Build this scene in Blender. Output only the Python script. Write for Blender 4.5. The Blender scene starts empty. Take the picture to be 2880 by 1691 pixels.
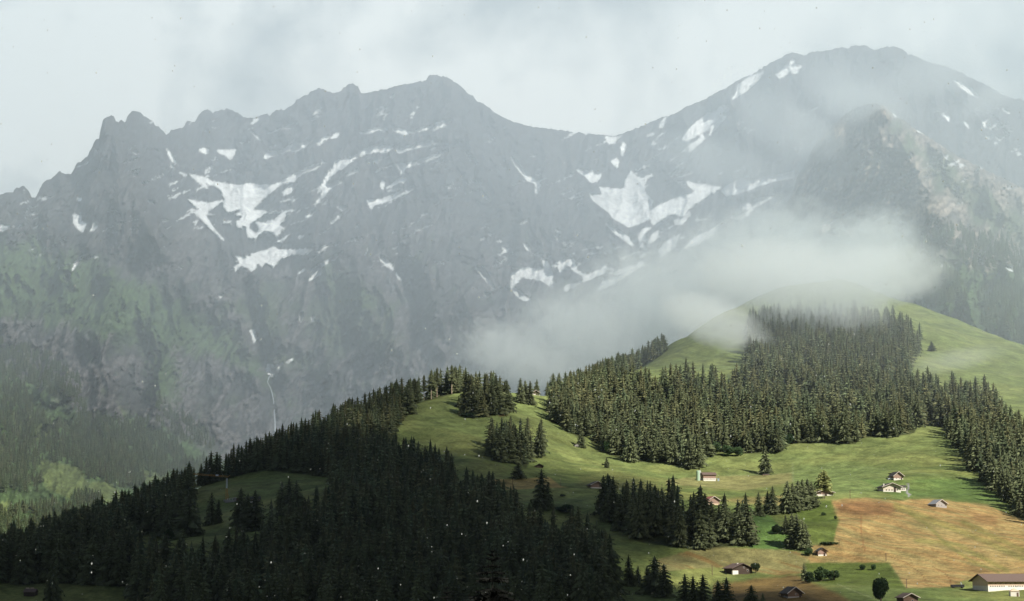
import bpy, math, random
import numpy as np
from mathutils import Vector
R = math.radians
C = bpy.context.scene.collection
sc = bpy.context.scene
HAZE_D, VEIL_D = 1.3e-5, 3.1e-4
# ------------------------------------------------------------------ camera, world, sun, exposure
FPX, CX, CY, HOR = 5374.0, 1440.0, 845.5, 1600.0      # focal length and centre for a 2880 x 1691 frame; level line at row 1600
PITCH = math.atan((HOR - CY) / FPX)
cam_d = bpy.data.cameras.new('camera'); cam = bpy.data.objects.new('camera', cam_d); C.objects.link(cam)
cam_d.sensor_width = 36; cam_d.lens = 36 * FPX / 2880.0
cam_d.clip_start = 0.5; cam_d.clip_end = 60000
cam.location = (0, 0, 0); cam.rotation_euler = (R(90) + PITCH, 0, 0)
sc.camera = cam
sc.view_settings.view_transform = 'Standard'; sc.view_settings.look = 'None'
sc.view_settings.gamma = 1; sc.view_settings.exposure = 0.62
cy = sc.cycles
cy.use_denoising = True
cy.max_bounces = 8; cy.diffuse_bounces = 2; cy.glossy_bounces = 2; cy.transmission_bounces = 2
cy.volume_bounces = 6; cy.transparent_max_bounces = 12
cy.volume_step_rate = 1.0; cy.volume_max_steps = 96
cy.sample_clamp_indirect = 4
SUN = Vector((0.60, -0.48, 0.60)).normalized()         # towards the sun
sd = bpy.data.lights.new('sun', 'SUN'); sd.energy = 5.0; sd.angle = R(0.5); sd.color = (1.0, 0.945, 0.85)
sun = bpy.data.objects.new('sun', sd); C.objects.link(sun)
sun.rotation_euler = SUN.to_track_quat('Z', 'Y').to_euler(); sun.location = (900, -400, 1500)

class NT:
    def __init__(s, tree): s.t = tree; s.t.nodes.clear()
    def n(s, typ, **kw):
        nd = s.t.nodes.new(typ)
        ins = kw.pop('i', {})
        for k, v in kw.items(): setattr(nd, k, v)
        for k, v in ins.items():
            if isinstance(v, bpy.types.NodeSocket): s.t.links.new(v, nd.inputs[k])
            else: nd.inputs[k].default_value = v
        return nd
    def m(s, op, a, b=0.0, c=None, clamp=False):
        i = {0: a, 1: b}
        if c is not None: i[2] = c
        nd = s.n('ShaderNodeMath', operation=op, i=i); nd.use_clamp = clamp
        return nd.outputs[0]
    def mix(s, f, a, b, blend='MIX'):
        nd = s.n('ShaderNodeMix', data_type='RGBA', blend_type=blend)
        for k, v in ((0, f), (6, a), (7, b)):
            if isinstance(v, bpy.types.NodeSocket): s.t.links.new(v, nd.inputs[k])
            else: nd.inputs[k].default_value = v
        return nd.outputs[2]
    def noise(s, vec, scale, detail=3, rough=0.5, dist=0.0):
        return s.n('ShaderNodeTexNoise', i={'Vector': vec, 'Scale': scale, 'Detail': detail, 'Roughness': rough, 'Distortion': dist}).outputs[0]
    def ramp(s, x, a, b):      # smooth 0..1
        return s.n('ShaderNodeMapRange', interpolation_type='SMOOTHSTEP', i={0: x, 1: a, 2: b, 3: 0.0, 4: 1.0}).outputs[0]
    def gauss(s, x, y, cx_, cy_, rx, ry):
        dx = s.m('DIVIDE', s.m('SUBTRACT', x, cx_), rx); dy = s.m('DIVIDE', s.m('SUBTRACT', y, cy_), ry)
        q = s.m('ADD', s.m('MULTIPLY', dx, dx), s.m('MULTIPLY', dy, dy))
        return s.m('EXPONENT', s.m('MULTIPLY', q, -1.0))

w = bpy.data.worlds.new('World'); sc.world = w; w.use_nodes = True
t = NT(w.node_tree)
sky = t.n('ShaderNodeTexSky', sky_type='NISHITA'); sky.sun_disc = False
sky.sun_elevation = math.asin(SUN.z); sky.sun_rotation = math.atan2(SUN.x, SUN.y)
tc = t.n('ShaderNodeTexCoord').outputs['Generated']
sp = t.n('ShaderNodeSeparateXYZ', i={0: tc})
X, Y, Z = sp.outputs
Yc = t.m('MAXIMUM', Y, 0.05)
A = t.m('DIVIDE', X, Yc); E = t.m('DIVIDE', Z, Yc)     # bearing and elevation tangents of the sky ahead
nz = t.noise(tc, 9.0, 6, 0.55, 0.4)
nz2 = t.noise(tc, 26.0, 5, 0.6, 0.3)
nn = t.m('ADD', t.m('MULTIPLY', t.m('SUBTRACT', nz, 0.5), 1.3), t.m('MULTIPLY', t.m('SUBTRACT', nz2, 0.5), 0.5))
# cloud tone: bright break over the saddle, greyer to the left and above, heavy storm cover overhead and behind
bright = t.gauss(A, E, 0.06, 0.20, 0.30, 0.22)
lefty = t.m('ADD', t.gauss(A, E, -0.30, 0.33, 0.17, 0.075), t.m('MULTIPLY', t.gauss(A, E, -0.04, 0.315, 0.11, 0.035), 0.9))
lefty = t.m('ADD', lefty, t.m('MULTIPLY', t.gauss(A, E, -0.275, 0.205, 0.028, 0.014), 1.6))
lefty = t.m('ADD', lefty, t.m('MULTIPLY', t.gauss(A, E, 0.235, 0.262, 0.055, 0.022), 0.8))
dens = t.m('ADD', t.m('MULTIPLY', lefty, t.m('ADD', 0.75, t.m('MULTIPLY', nn, 2.4))), t.m('MULTIPLY', nn, 2.6), clamp=True)
front = t.mix(bright, (0.71, 0.745, 0.715, 1), (1.06, 1.07, 1.01, 1))
front = t.mix(t.m('MULTIPLY', dens, 0.9), front, (0.36, 0.41, 0.42, 1))
storm = t.mix(nz, (0.034, 0.046, 0.076, 1), (0.070, 0.09, 0.130, 1))
ahead = t.m('MULTIPLY', t.ramp(Y, 0.25, 0.75), t.m('SUBTRACT', 1.0, t.ramp(Z, 0.36, 0.66)))
lowleft = t.m('MULTIPLY', t.ramp(t.m('MULTIPLY', X, -1.0), 0.15, 0.75), t.m('SUBTRACT', 1.0, t.ramp(Z, 0.35, 0.75)))
cloud = t.mix(t.m('MAXIMUM', ahead, t.m('MULTIPLY', lowleft, 0.12)), storm, front)
ground_ = t.ramp(Z, -0.06, 0.0)
cloud = t.mix(ground_, (0.05, 0.06, 0.05, 1), cloud)
cl10 = t.n('ShaderNodeVectorMath', operation='SCALE', i={0: cloud, 'Scale': 10.0}).outputs[0]
col = t.mix(0.985, sky.outputs[0], cl10)
bg = t.n('ShaderNodeBackground', i={'Color': col, 'Strength': 0.1})
wo = t.n('ShaderNodeOutputWorld', i={'Surface': bg.outputs[0]})

# ------------------------------------------------------------------ helpers
rng = np.random.default_rng(7)
def ray(px, py):
    """unit-y direction of the sight line through a frame point"""
    px = np.asarray(px, float); py = np.asarray(py, float)
    a = (px - CX) / FPX; b = -(py - CY) / FPX
    dy = math.cos(PITCH) - b * math.sin(PITCH); dz = math.sin(PITCH) + b * math.cos(PITCH)
    return a / dy, dz / dy
def proj(x, y, z):
    f = y * math.cos(PITCH) + z * math.sin(PITCH); u = -y * math.sin(PITCH) + z * math.cos(PITCH)
    f = np.maximum(f, 1.0)
    return CX + FPX * x / f, CY - FPX * u / f
def perlin(x, y, seed=0):
    p = np.random.default_rng(seed).permutation(256); p = np.concatenate([p, p])
    xi = np.floor(x).astype(int); yi = np.floor(y).astype(int); xf = x - xi; yf = y - yi
    u = xf * xf * xf * (xf * (xf * 6 - 15) + 10); v = yf * yf * yf * (yf * (yf * 6 - 15) + 10)
    def g(ix, iy, dx, dy):
        a = p[(p[ix & 255] + (iy & 255)) & 511] * (2 * math.pi / 256)
        return np.cos(a) * dx + np.sin(a) * dy
    n00 = g(xi, yi, xf, yf); n10 = g(xi + 1, yi, xf - 1, yf); n01 = g(xi, yi + 1, xf, yf - 1); n11 = g(xi + 1, yi + 1, xf - 1, yf - 1)
    return ((n00 * (1 - u) + n10 * u) * (1 - v) + (n01 * (1 - u) + n11 * u) * v) * 1.4
def fbm(x, y, octv=5, seed=0, gain=0.5, lac=2.03):
    s = 0; a = 1.0
    for o in range(octv):
        s = s + a * perlin(x, y, seed + o); x = x * lac + 17.3; y = y * lac + 9.1; a *= gain
    return s
def ridged(x, y, octv=5, seed=0, gain=0.5, lac=2.07):
    s = 0; a = 1.0; wgt = 1.0
    for o in range(octv):
        n = (1 - np.abs(perlin(x, y, seed + o))) ** 2 * wgt
        s = s + a * n; wgt = np.clip(n * 1.6, 0, 1); x = x * lac + 5.2; y = y * lac + 31.7; a *= gain
    return s
def smooth(a, b, x):
    q = np.clip((x - a) / (b - a), 0, 1); return q * q * (3 - 2 * q)
class TPS:
    def __init__(s, P, V, reg=1e-3, sc_=1000.0):
        P = np.asarray(P, float) / sc_; s.P = P; s.sc = sc_; n = len(P)
        K = s.k(P, P) + reg * np.eye(n); Q = np.hstack([np.ones((n, 1)), P])
        M = np.zeros((n + 3, n + 3)); M[:n, :n] = K; M[:n, n:] = Q; M[n:, :n] = Q.T
        s.w = np.linalg.solve(M, np.concatenate([np.asarray(V, float), [0, 0, 0]]))
    def k(s, A_, B_):
        d2 = (A_[:, None, 0] - B_[None, :, 0]) ** 2 + (A_[:, None, 1] - B_[None, :, 1]) ** 2
        return 0.5 * d2 * np.log(d2 + 1e-12)
    def __call__(s, x, y):
        sh = np.shape(x); q = np.stack([np.ravel(x), np.ravel(y)], 1) / s.sc; out = np.empty(len(q))
        for i in range(0, len(q), 60000):
            b = q[i:i + 60000]; out[i:i + 60000] = s.k(b, s.P) @ s.w[:-3] + s.w[-3] + b @ s.w[-2:]
        return out.reshape(sh)
def sdf(px, py, poly):
    """signed distance to a polygon (positive inside), in frame units"""
    P = np.asarray(poly, float); sh = np.shape(px); x = np.ravel(px); y = np.ravel(py)
    d = np.full(x.shape, 1e9); ins = np.zeros(x.shape, bool)
    for i in range(len(P)):
        a = P[i]; b = P[(i + 1) % len(P)]; e = b - a; l2 = max(e @ e, 1e-9)
        tt = np.clip(((x - a[0]) * e[0] + (y - a[1]) * e[1]) / l2, 0, 1)
        d = np.minimum(d, (x - a[0] - tt * e[0]) ** 2 + (y - a[1] - tt * e[1]) ** 2)
        c = (a[1] > y) != (b[1] > y)
        if a[1] != b[1]:
            ins ^= c & (x < (b[0] - a[0]) * (y - a[1]) / (b[1] - a[1]) + a[0])
    d = np.sqrt(d); return np.where(ins, d, -d).reshape(sh)
def sdf_line(px, py, pl):
    P = np.asarray(pl, float); sh = np.shape(px); x = np.ravel(px); y = np.ravel(py); d = np.full(x.shape, 1e9)
    for i in range(len(P) - 1):
        a = P[i, :2]; b = P[i + 1, :2]; e = b - a; l2 = max(e @ e, 1e-9)
        tt = np.clip(((x - a[0]) * e[0] + (y - a[1]) * e[1]) / l2, 0, 1)
        d = np.minimum(d, (x - a[0] - tt * e[0]) ** 2 + (y - a[1] - tt * e[1]) ** 2)
    return np.sqrt(d).reshape(sh)
def np_mesh(name, V, F, col=None, smooth_=False, mat=None):
    V = np.asarray(V, np.float32); F = np.asarray(F, np.int32); k = F.shape[1]
    me = bpy.data.meshes.new(name)
    me.vertices.add(len(V)); me.vertices.foreach_set('co', V.ravel())
    me.loops.add(F.size); me.loops.foreach_set('vertex_index', F.ravel())
    me.polygons.add(len(F)); me.polygons.foreach_set('loop_start', np.arange(0, F.size, k, dtype=np.int32))
    me.polygons.foreach_set('loop_total', np.full(len(F), k, np.int32))
    me.polygons.foreach_set('use_smooth', np.full(len(F), smooth_, bool))
    me.update(calc_edges=True)
    if col is not None:
        at = me.color_attributes.new('tone', 'FLOAT_COLOR', 'POINT')
        c4 = np.ones((len(V), 4), np.float32); c4[:, :col.shape[1]] = col; at.data.foreach_set('color', c4.ravel())
    if mat: me.materials.append(mat)
    return me
def grid_faces(nr, nc):
    i = np.arange(nr - 1)[:, None] * nc + np.arange(nc - 1)[None, :]
    return np.stack([i, i + 1, i + nc + 1, i + nc], -1).reshape(-1, 4)
def link(name, me, parent=None, loc=None, rz=0.0, **props):
    o = bpy.data.objects.new(name, me); C.objects.link(o)
    if parent: o.parent = parent
    if loc is not None: o.location = loc
    if rz: o.rotation_euler = (0, 0, rz)
    for k, v in props.items():
        if v: o[k] = v
    return o
def thing(name, label, cat, loc=(0, 0, 0), rz=0.0, group=None):
    return link(name, None, None, loc, rz, label=label, category=cat, group=group)
def mat_basic(name, col, rough=0.8, var=0.15, scale=3.0, bump=0.0, streak=None, spec=0.3):
    m = bpy.data.materials.new(name); m.use_nodes = True; t = NT(m.node_tree)
    tc = t.n('ShaderNodeTexCoord').outputs['Object']
    if streak:
        tc = t.n('ShaderNodeMapping', i={0: tc, 3: streak}).outputs[0]
    n = t.noise(tc, scale, 4, 0.6)
    c = t.mix(n, tuple(x * (1 - var) for x in col) + (1,), tuple(min(1, x * (1 + var)) for x in col) + (1,))
    b = t.n('ShaderNodeBsdfPrincipled', i={'Base Color': c, 'Roughness': rough, 'Specular IOR Level': spec})
    if bump:
        bm = t.n('ShaderNodeBump', i={'Height': n, 'Strength': bump, 'Distance': 0.1}); t.t.links.new(bm.outputs[0], b.inputs['Normal'])
    t.n('ShaderNodeOutputMaterial', i={0: b.outputs[0]})
    return m
def mat_attr(name, scale=0.05, var=0.2, rough=0.9, objrand=0.0, bump=0.0, bscale=0.2, transl=0.0, spec=0.1, scale2=None):
    m = bpy.data.materials.new(name); m.use_nodes = True; t = NT(m.node_tree)
    c = t.n('ShaderNodeVertexColor', layer_name='tone').outputs[0]
    tc = t.n('ShaderNodeTexCoord').outputs['Object']
    n = t.noise(tc, scale, 6, 0.68)
    k = t.m('ADD', 1.0 - var, t.m('MULTIPLY', t.ramp(n, 0.3, 0.7), 2 * var))
    if scale2:
        n2 = t.noise(tc, scale2, 5, 0.6); k = t.m('MULTIPLY', k, t.m('ADD', 1.0 - var, t.m('MULTIPLY', t.ramp(n2, 0.3, 0.7), 2 * var)))
    if objrand:
        oi = t.n('ShaderNodeObjectInfo').outputs['Random']; k = t.m('MULTIPLY', k, t.m('ADD', 1 - objrand, t.m('MULTIPLY', oi, 2 * objrand)))
    c = t.n('ShaderNodeVectorMath', operation='SCALE', i={0: c, 'Scale': k}).outputs[0]
    b = t.n('ShaderNodeBsdfPrincipled', i={'Base Color': c, 'Roughness': rough, 'Specular IOR Level': spec})
    if bump:
        hb = t.noise(tc, bscale, 8, 0.7)
        bm = t.n('ShaderNodeBump', i={'Height': hb, 'Strength': 1.0, 'Distance': bump}); t.t.links.new(bm.outputs[0], b.inputs['Normal'])
    out = b.outputs[0]
    if transl:
        tr = t.n('ShaderNodeBsdfTranslucent', i={0: c}); out = t.n('ShaderNodeMixShader', i={0: transl, 1: out, 2: tr.outputs[0]}).outputs[0]
    t.n('ShaderNodeOutputMaterial', i={0: out})
    return m

# ------------------------------------------------------------------ the valley and the near hillsides (one height field)
G = [ # frame x, frame y, distance
 (0,1691,1000),(500,1691,1000),(1000,1691,950),(1400,1691,930),(1800,1691,940),(2100,1691,900),(2500,1691,880),(2880,1691,900),(-300,1691,1000),(3200,1691,900),
 (80,1668,1030),(200,1640,1060),(2880,1625,990),(2790,1640,975),(2650,1630,985),(2400,1610,1000),(2310,1575,1070),(2085,1612,1030),(2231,1672,910),
 (2880,1520,1130),(2650,1520,1120),(2420,1500,1140),(2645,1428,1230),(2350,1412,1260),(2510,1388,1340),(2525,1352,1400),(2880,1440,1250),(3200,1480,1200),
 (2330,1470,1150),(2290,1550,1090),(2205,1490,1190),(2120,1450,1190),(2150,1540,1090),(1990,1352,1500),(1990,1300,1580),(2150,1335,1530),(2100,1400,1330),(1900,1400,1300),
 (2200,1260,1610),(2400,1245,1630),(2600,1200,1680),(2750,1330,1430),(2880,1300,1480),(2880,1220,1650),
 (1500,1366,1370),(1420,1370,1340),(1650,1380,1330),(1600,1420,1260),(1650,1470,1190),(1800,1550,1080),(1950,1560,1080),(1750,1640,1000),
 (1380,1300,1460),(1300,1250,1530),(1500,1200,1640),(1490,1300,1500),(1625,1258,1620),(1760,1320,1520),(1706,1316,1530),(1650,1190,1720),(1530,1320,1470),
 (1150,1180,1620),(1290,1170,1650),(1290,1100,1760),(1210,1125,1720),(1400,1102,1800),(1500,1106,1840),(1570,1104,1900),(1430,1150,1720),
 (0,1590,1260),(-300,1640,1260),(200,1518,1320),(400,1436,1410),(600,1345,1480),(800,1270,1550),(1000,1185,1640),(1130,1132,1700),
 (80,1560,1230),(300,1580,1170),(420,1465,1330),(540,1385,1400),(640,1400,1340),(735,1330,1450),(900,1345,1400),(640,1480,1220),(440,1560,1120),(800,1480,1190),(700,1600,1050),
 (1000,1350,1360),(1100,1250,1530),(1200,1340,1390),(1300,1430,1230),(1100,1500,1120),(1450,1520,1100),(1300,1600,1010),(950,1600,1030),(300,1640,1070),
 (1640,1090,2000),(1760,1035,2120),(1880,975,2260),(2000,905,2430),(2100,858,2560),(2200,830,2640),(2300,818,2700),
 (1800,1180,1760),(2000,1180,1730),(2200,1150,1780),(2400,1120,1830),(1900,1040,2060),(2050,1000,2150),(2200,1000,2100),(2400,980,2120),(2300,880,2350),(2450,880,2380),(2050,920,2330),
 (2560,1000,2120),(2700,1050,2030),(2880,1110,1930),(2620,985,2180),(2800,1150,1800),(2548,848,2600),(2605,870,2560),(2680,922,2430),(2777,968,2330),(2880,990,2290),(2420,815,2700),
 (3200,1060,2250),(3100,1250,1600)]
gx, gz = ray([g[0] for g in G], [g[1] for g in G]); gy = np.array([g[2] for g in G], float)
PX, PY_, PZ = list(gx * gy), list(gy), list(gz * gy)
for x, y, z in [(0,0,-6),(-60,0,-8),(60,0,-6),(0,110,-18.5),(-40,130,-19),(40,110,-18),(0,300,-60),(-200,300,-65),(200,300,-60),(0,550,-95),(-300,600,-100),(300,600,-90),(-600,600,-100),(600,550,-80),
                (0,800,-45),(-300,850,-55),(300,760,-42),(-500,-300,10),(500,-300,10),(0,-300,14),
                # the far side of the left spur and of the summit
                (-330,1500,-25),(-400,1800,-80),(-300,1700,20),(-200,1800,50),(-120,1950,90),(-60,2050,110),(0,2200,120),(60,2300,150),(-500,2200,-40),(-200,2400,0),(-700,1600,-60),(-900,2500,-40),(-300,3000,-20),
                (100,2550,170),(200,2800,200),(330,3000,250),(560,3000,240),(350,3400,120),(600,3000,220),(700,2900,180),(900,2800,150),(1100,2750,120),(500,4200,50),(900,4500,60),(0,4200,20),(1200,3500,60),(-900,4500,-40),(-900,3500,-40)]:
    PX.append(x); PY_.append(y); PZ.append(z)
HT = TPS(np.stack([PX, PY_], 1), PZ, reg=2e-4)
s_in = np.linspace(-0.292, 0.292, 720); s_out = np.array([0.31, 0.34, 0.38, 0.44, 0.52, 0.65, 0.85, 1.15])
S = np.concatenate([-s_out[::-1], s_in, s_out])
Yr = [-250, -120, -40, 0, 10, 20, 35, 50, 70, 90, 110, 140, 180, 230, 300, 380, 470, 560, 650, 730, 800]
y_ = 800.0
while y_ < 4400: y_ += 2.6 if y_ < 1750 else (3.6 if y_ < 2500 else 9.0); Yr.append(y_)
Yr = np.array(Yr, float)
SS, YY = np.meshgrid(S, Yr); 
XXg = SS * np.maximum(YY, 300.0)
def bumps(x, y):
    a = smooth(750, 1000, y)
    return a * (fbm(x / 90, y / 90, 4, 11) * 2.6 + fbm(x / 330, y / 330, 2, 21) * 4.0) + 9.0 * smooth(1900, 2300, y) * fbm(x / 150, y / 200, 3, 31)
ZZ = HT(XXg, YY) + bumps(XXg, YY)
# height lookup by bearing and distance
def height(x, y):
    x = np.asarray(x, float); y = np.asarray(y, float)
    s = x / np.maximum(y, 300.0); fi = np.interp(s, S, np.arange(len(S))); fj = np.interp(y, Yr, np.arange(len(Yr)))
    i = np.clip(fi.astype(int), 0, len(S) - 2); j = np.clip(fj.astype(int), 0, len(Yr) - 2); a = fi - i; b = fj - j
    return (ZZ[j, i] * (1 - a) + ZZ[j, i + 1] * a) * (1 - b) + (ZZ[j + 1, i] * (1 - a) + ZZ[j + 1, i + 1] * a) * b
def hit(px, py, y0=760.0, y1=4300.0):
    """where the sight line through a frame point first meets the hillside"""
    dx, dz = ray(px, py); ys = np.arange(y0, y1, 3.0)
    g = height(dx * ys, ys) - dz * ys
    k = np.argmax(g > 0) if np.any(g > 0) else None
    if k is None: return hit(px, py + 2, y0, y1) if py < 1800 and py > 1000 else None
    if k == 0: return np.array([dx * ys[0], ys[0], height(dx * ys[0], ys[0])])
    f = g[k - 1] / (g[k - 1] - g[k]); y = ys[k - 1] + f * 3.0
    return np.array([dx * y, y, float(height(dx * y, y))])
def zoom5(l): return [(x / 1.751 + 1920, y / 1.751 + 846) for x, y in l]
def zoom4(l): return [(x / 1.751 + 960, y / 1.751 + 846) for x, y in l]
def zoom3(l): return [(x / 1.751, y / 1.751 + 846) for x, y in l]
gpx, gpy = proj(XXg, np.maximum(YY, 5), ZZ)
wob = fbm(gpx / 26, gpy / 18, 4, 51) * 3.0
def fld(poly, soft=4.0, wb=1.0, off=0.0): return smooth(-soft, soft, sdf(gpx + wob * wb, gpy + wob * wb * 0.6, poly) + off)
def blend(c, f, col): return c * (1 - f[..., None]) + np.array(col) * f[..., None]
patch = fbm(XXg / 70, YY / 70, 5, 61); fine = fbm(XXg / 11, YY / 14, 4, 71); stripe = fbm((XXg * 0.86 + YY * 0.5) / 6, (YY * 0.86 - XXg * 0.5) / 70, 4, 81)
col = np.zeros(SS.shape + (3,)) + np.array((0.105, 0.138, 0.040))
col = blend(col, smooth(-0.35, 0.6, patch), (0.175, 0.190, 0.058))
TAN, OCH, MOW, ROUGH, LUSH, OLIVE = (0.30, 0.225, 0.090), (0.275, 0.180, 0.070), (0.21, 0.195, 0.078), (0.125, 0.105, 0.030), (0.085, 0.165, 0.034), (0.085, 0.10, 0.022)
upper = smooth(1350, 1700, YY)
col = blend(col, upper * 0.6, (0.185, 0.225, 0.080))
tanf = zoom5([(735,980),(900,970),(1050,985),(1200,975),(1350,990),(1500,1005),(1600,1050),(1680,1080),(1900,1200),(1900,1330),(1680,1355),(1400,1372),(1310,1410),(1100,1415),(1020,1290),(620,1290),(620,1210),(740,1190),(765,1100),(735,1020)])
f = fld(tanf, 3.5, 1.3); tc_ = blend(np.zeros_like(col) + np.array(TAN), smooth(-0.2, 0.5, stripe + 0.5 * patch), OCH); tc_ = blend(tc_, smooth(0.1, 0.7, -stripe) * 0.55, MOW)
f_tan = f; col = blend(col, f, (0, 0, 0)) + tc_ * f[..., None]
col = blend(col, fld(zoom5([(745,1000),(880,985),(1080,1005),(1020,1055),(900,1065),(770,1045)]), 6) * 0.8, (0.185, 0.098, 0.042))
col = blend(col, fld(zoom5([(1400,1030),(1560,1060),(1540,1110),(1440,1090)]), 10, 2) * 0.6, (0.22, 0.12, 0.05))
for pl, wd in (([(1120,1050),(1200,1100),(1300,1200),(1420,1280),(1560,1340)], 5), ([(1050,1010),(1250,1090),(1480,1180),(1680,1270)], 9), ([(1380,1090),(1520,1160),(1680,1230)], 8), ([(1150,1180),(1350,1200),(1600,1330)], 7)):
    col = blend(col, smooth(wd * 1.6, wd * 0.3, sdf_line(gpx + wob, gpy + wob, zoom5(pl))) * 0.55, (0.155, 0.165, 0.045))
col = blend(col, smooth(3.0, 1.0, sdf_line(gpx, gpy, zoom5([(880,1060),(880,1120),(886,1180),(898,1232)]))) * 0.6, (0.20, 0.09, 0.035))
for pl in ([(1230,1310),(1290,1340),(1318,1375),(1322,1400)], [(1020,1262),(1100,1290),(1170,1340),(1200,1380)]):
    col = blend(col, smooth(1.6, 0.4, sdf_line(gpx, gpy, zoom5(pl))) * 0.7, (0.15, 0.07, 0.025))
leftf = zoom5([(-120,1275),(0,1240),(110,1203),(300,1220),(450,1222),(560,1230),(625,1262),(590,1340),(470,1352),(350,1335),(200,1312),(0,1322),(-120,1340)])
f = fld(leftf, 3, 0.6); lc = blend(np.zeros_like(col) + np.array(MOW), smooth(0.0, 0.6, stripe), (0.19, 0.125, 0.045)); col = blend(col, f, (0, 0, 0)) + lc * f[..., None]
col = blend(col, fld(zoom5([(150,1400),(330,1375),(560,1350),(640,1390),(760,1440),(860,1500),(150,1500)]), 8, 2) * 0.9, (0.15, 0.095, 0.034))
col = blend(col, fld(zoom5([(600,1292),(1008,1290),(1096,1420),(900,1402),(760,1400),(620,1380)]), 3.5, 1.2) * 0.95, (0.078, 0.105, 0.022))
col = blend(col, fld(zoom5([(560,1020),(640,990),(730,985),(770,1080),(742,1185),(640,1190),(560,1080)]), 4, 1) * 0.8, (0.088, 0.125, 0.025))
col = blend(col, fld(zoom5([(300,1000),(420,1050),(520,1150),(620,1235),(330,1218),(320,1090)]), 4, 1) * 0.85, (0.080, 0.150, 0.036))
col = blend(col, fld(zoom5([(-80,884),(60,868),(240,860),(430,858),(535,845),(545,890),(470,905),(300,935),(120,920),(-80,905)]), 3, .8) * 0.8, (0.225, 0.21, 0.085))
col = blend(col, fld(zoom5([(190,980),(500,960),(660,975),(480,1010),(300,1000)]), 3, .8) * 0.8, (0.24, 0.20, 0.075))
col = blend(col, fld(zoom5([(540,880),(540,800),(800,810),(1000,830),(1050,900),(950,960),(760,965),(560,960)]), 10, 2) * 0.6, (0.17, 0.225, 0.075))
col = blend(col, fld(zoom5([(880,880),(1480,880),(1570,990),(1400,985),(1180,965),(1050,970)]), 5, 1) * 0.5, (0.085, 0.155, 0.04))
col = blend(col, fld(zoom4([(740,878),(860,880),(1022,868),(1082,913),(1115,920),(1000,924),(790,932),(740,930)]), 1.6, .4), (0.25, 0.19, 0.065))
col = blend(col, fld(zoom4([(1180,860),(1380,850),(1560,890),(1580,960),(1300,925),(1150,918)]), 10, 2) * 0.5, (0.11, 0.105, 0.035))
col = blend(col, smooth(2.2, 0.5, sdf_line(gpx + wob * .4, gpy, zoom5([(205,860),(430,858),(540,848),(800,812),(1680,900)]))) * 0.35, (0.2, 0.24, 0.11))
for pl in ([(760,1395),(870,1440),(980,1480)], [(540,800),(545,890)]):
    col = blend(col, smooth(2.4, 0.6, sdf_line(gpx, gpy, zoom5(pl))) * 0.5, (0.22, 0.25, 0.12))
# earth scar below the tree group and dark leaf litter on forest floors
col = blend(col, fld([(1390,1150),(1415,1152),(1430,1168),(1405,1172)], 3, 1) * 0.9, (0.11, 0.06, 0.028))
col = col * (1 + 0.32 * np.clip(fine, -1.5, 1.5)[..., None]) * (1 + 0.14 * np.clip(stripe, -1.5, 1.5)[..., None])
row = np.sin((XXg * .55 + YY * .83 + 9 * patch) / 1.15); col = col * (1 + .12 * f_tan * row)[..., None]
# cattle-trod terracettes on the steep pasture
ter = np.abs(np.sin(ZZ / 1.9 + patch * 2.2)) ; tm = fld(zoom5([(700,760),(860,700),(1150,620),(1280,630),(1400,760),(1420,830),(1000,790)]), 14, 2)
col = col * (1 - 0.30 * tm * (ter < 0.28) * (fine > -0.1))[..., None]
PATHW = [zoom5([(1108,900),(1110,925),(1102,945),(1118,955),(1115,962)]), zoom3([(735,1080),(800,1075),(850,1077)])]
for pl, cl in ((PATHW[0], (0.26, 0.25, 0.26)), (PATHW[1], (0.20, 0.16, 0.10))):
    col = blend(col, smooth(3.0, 1.4, sdf_line(gpx, gpy, pl)), cl)

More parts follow.
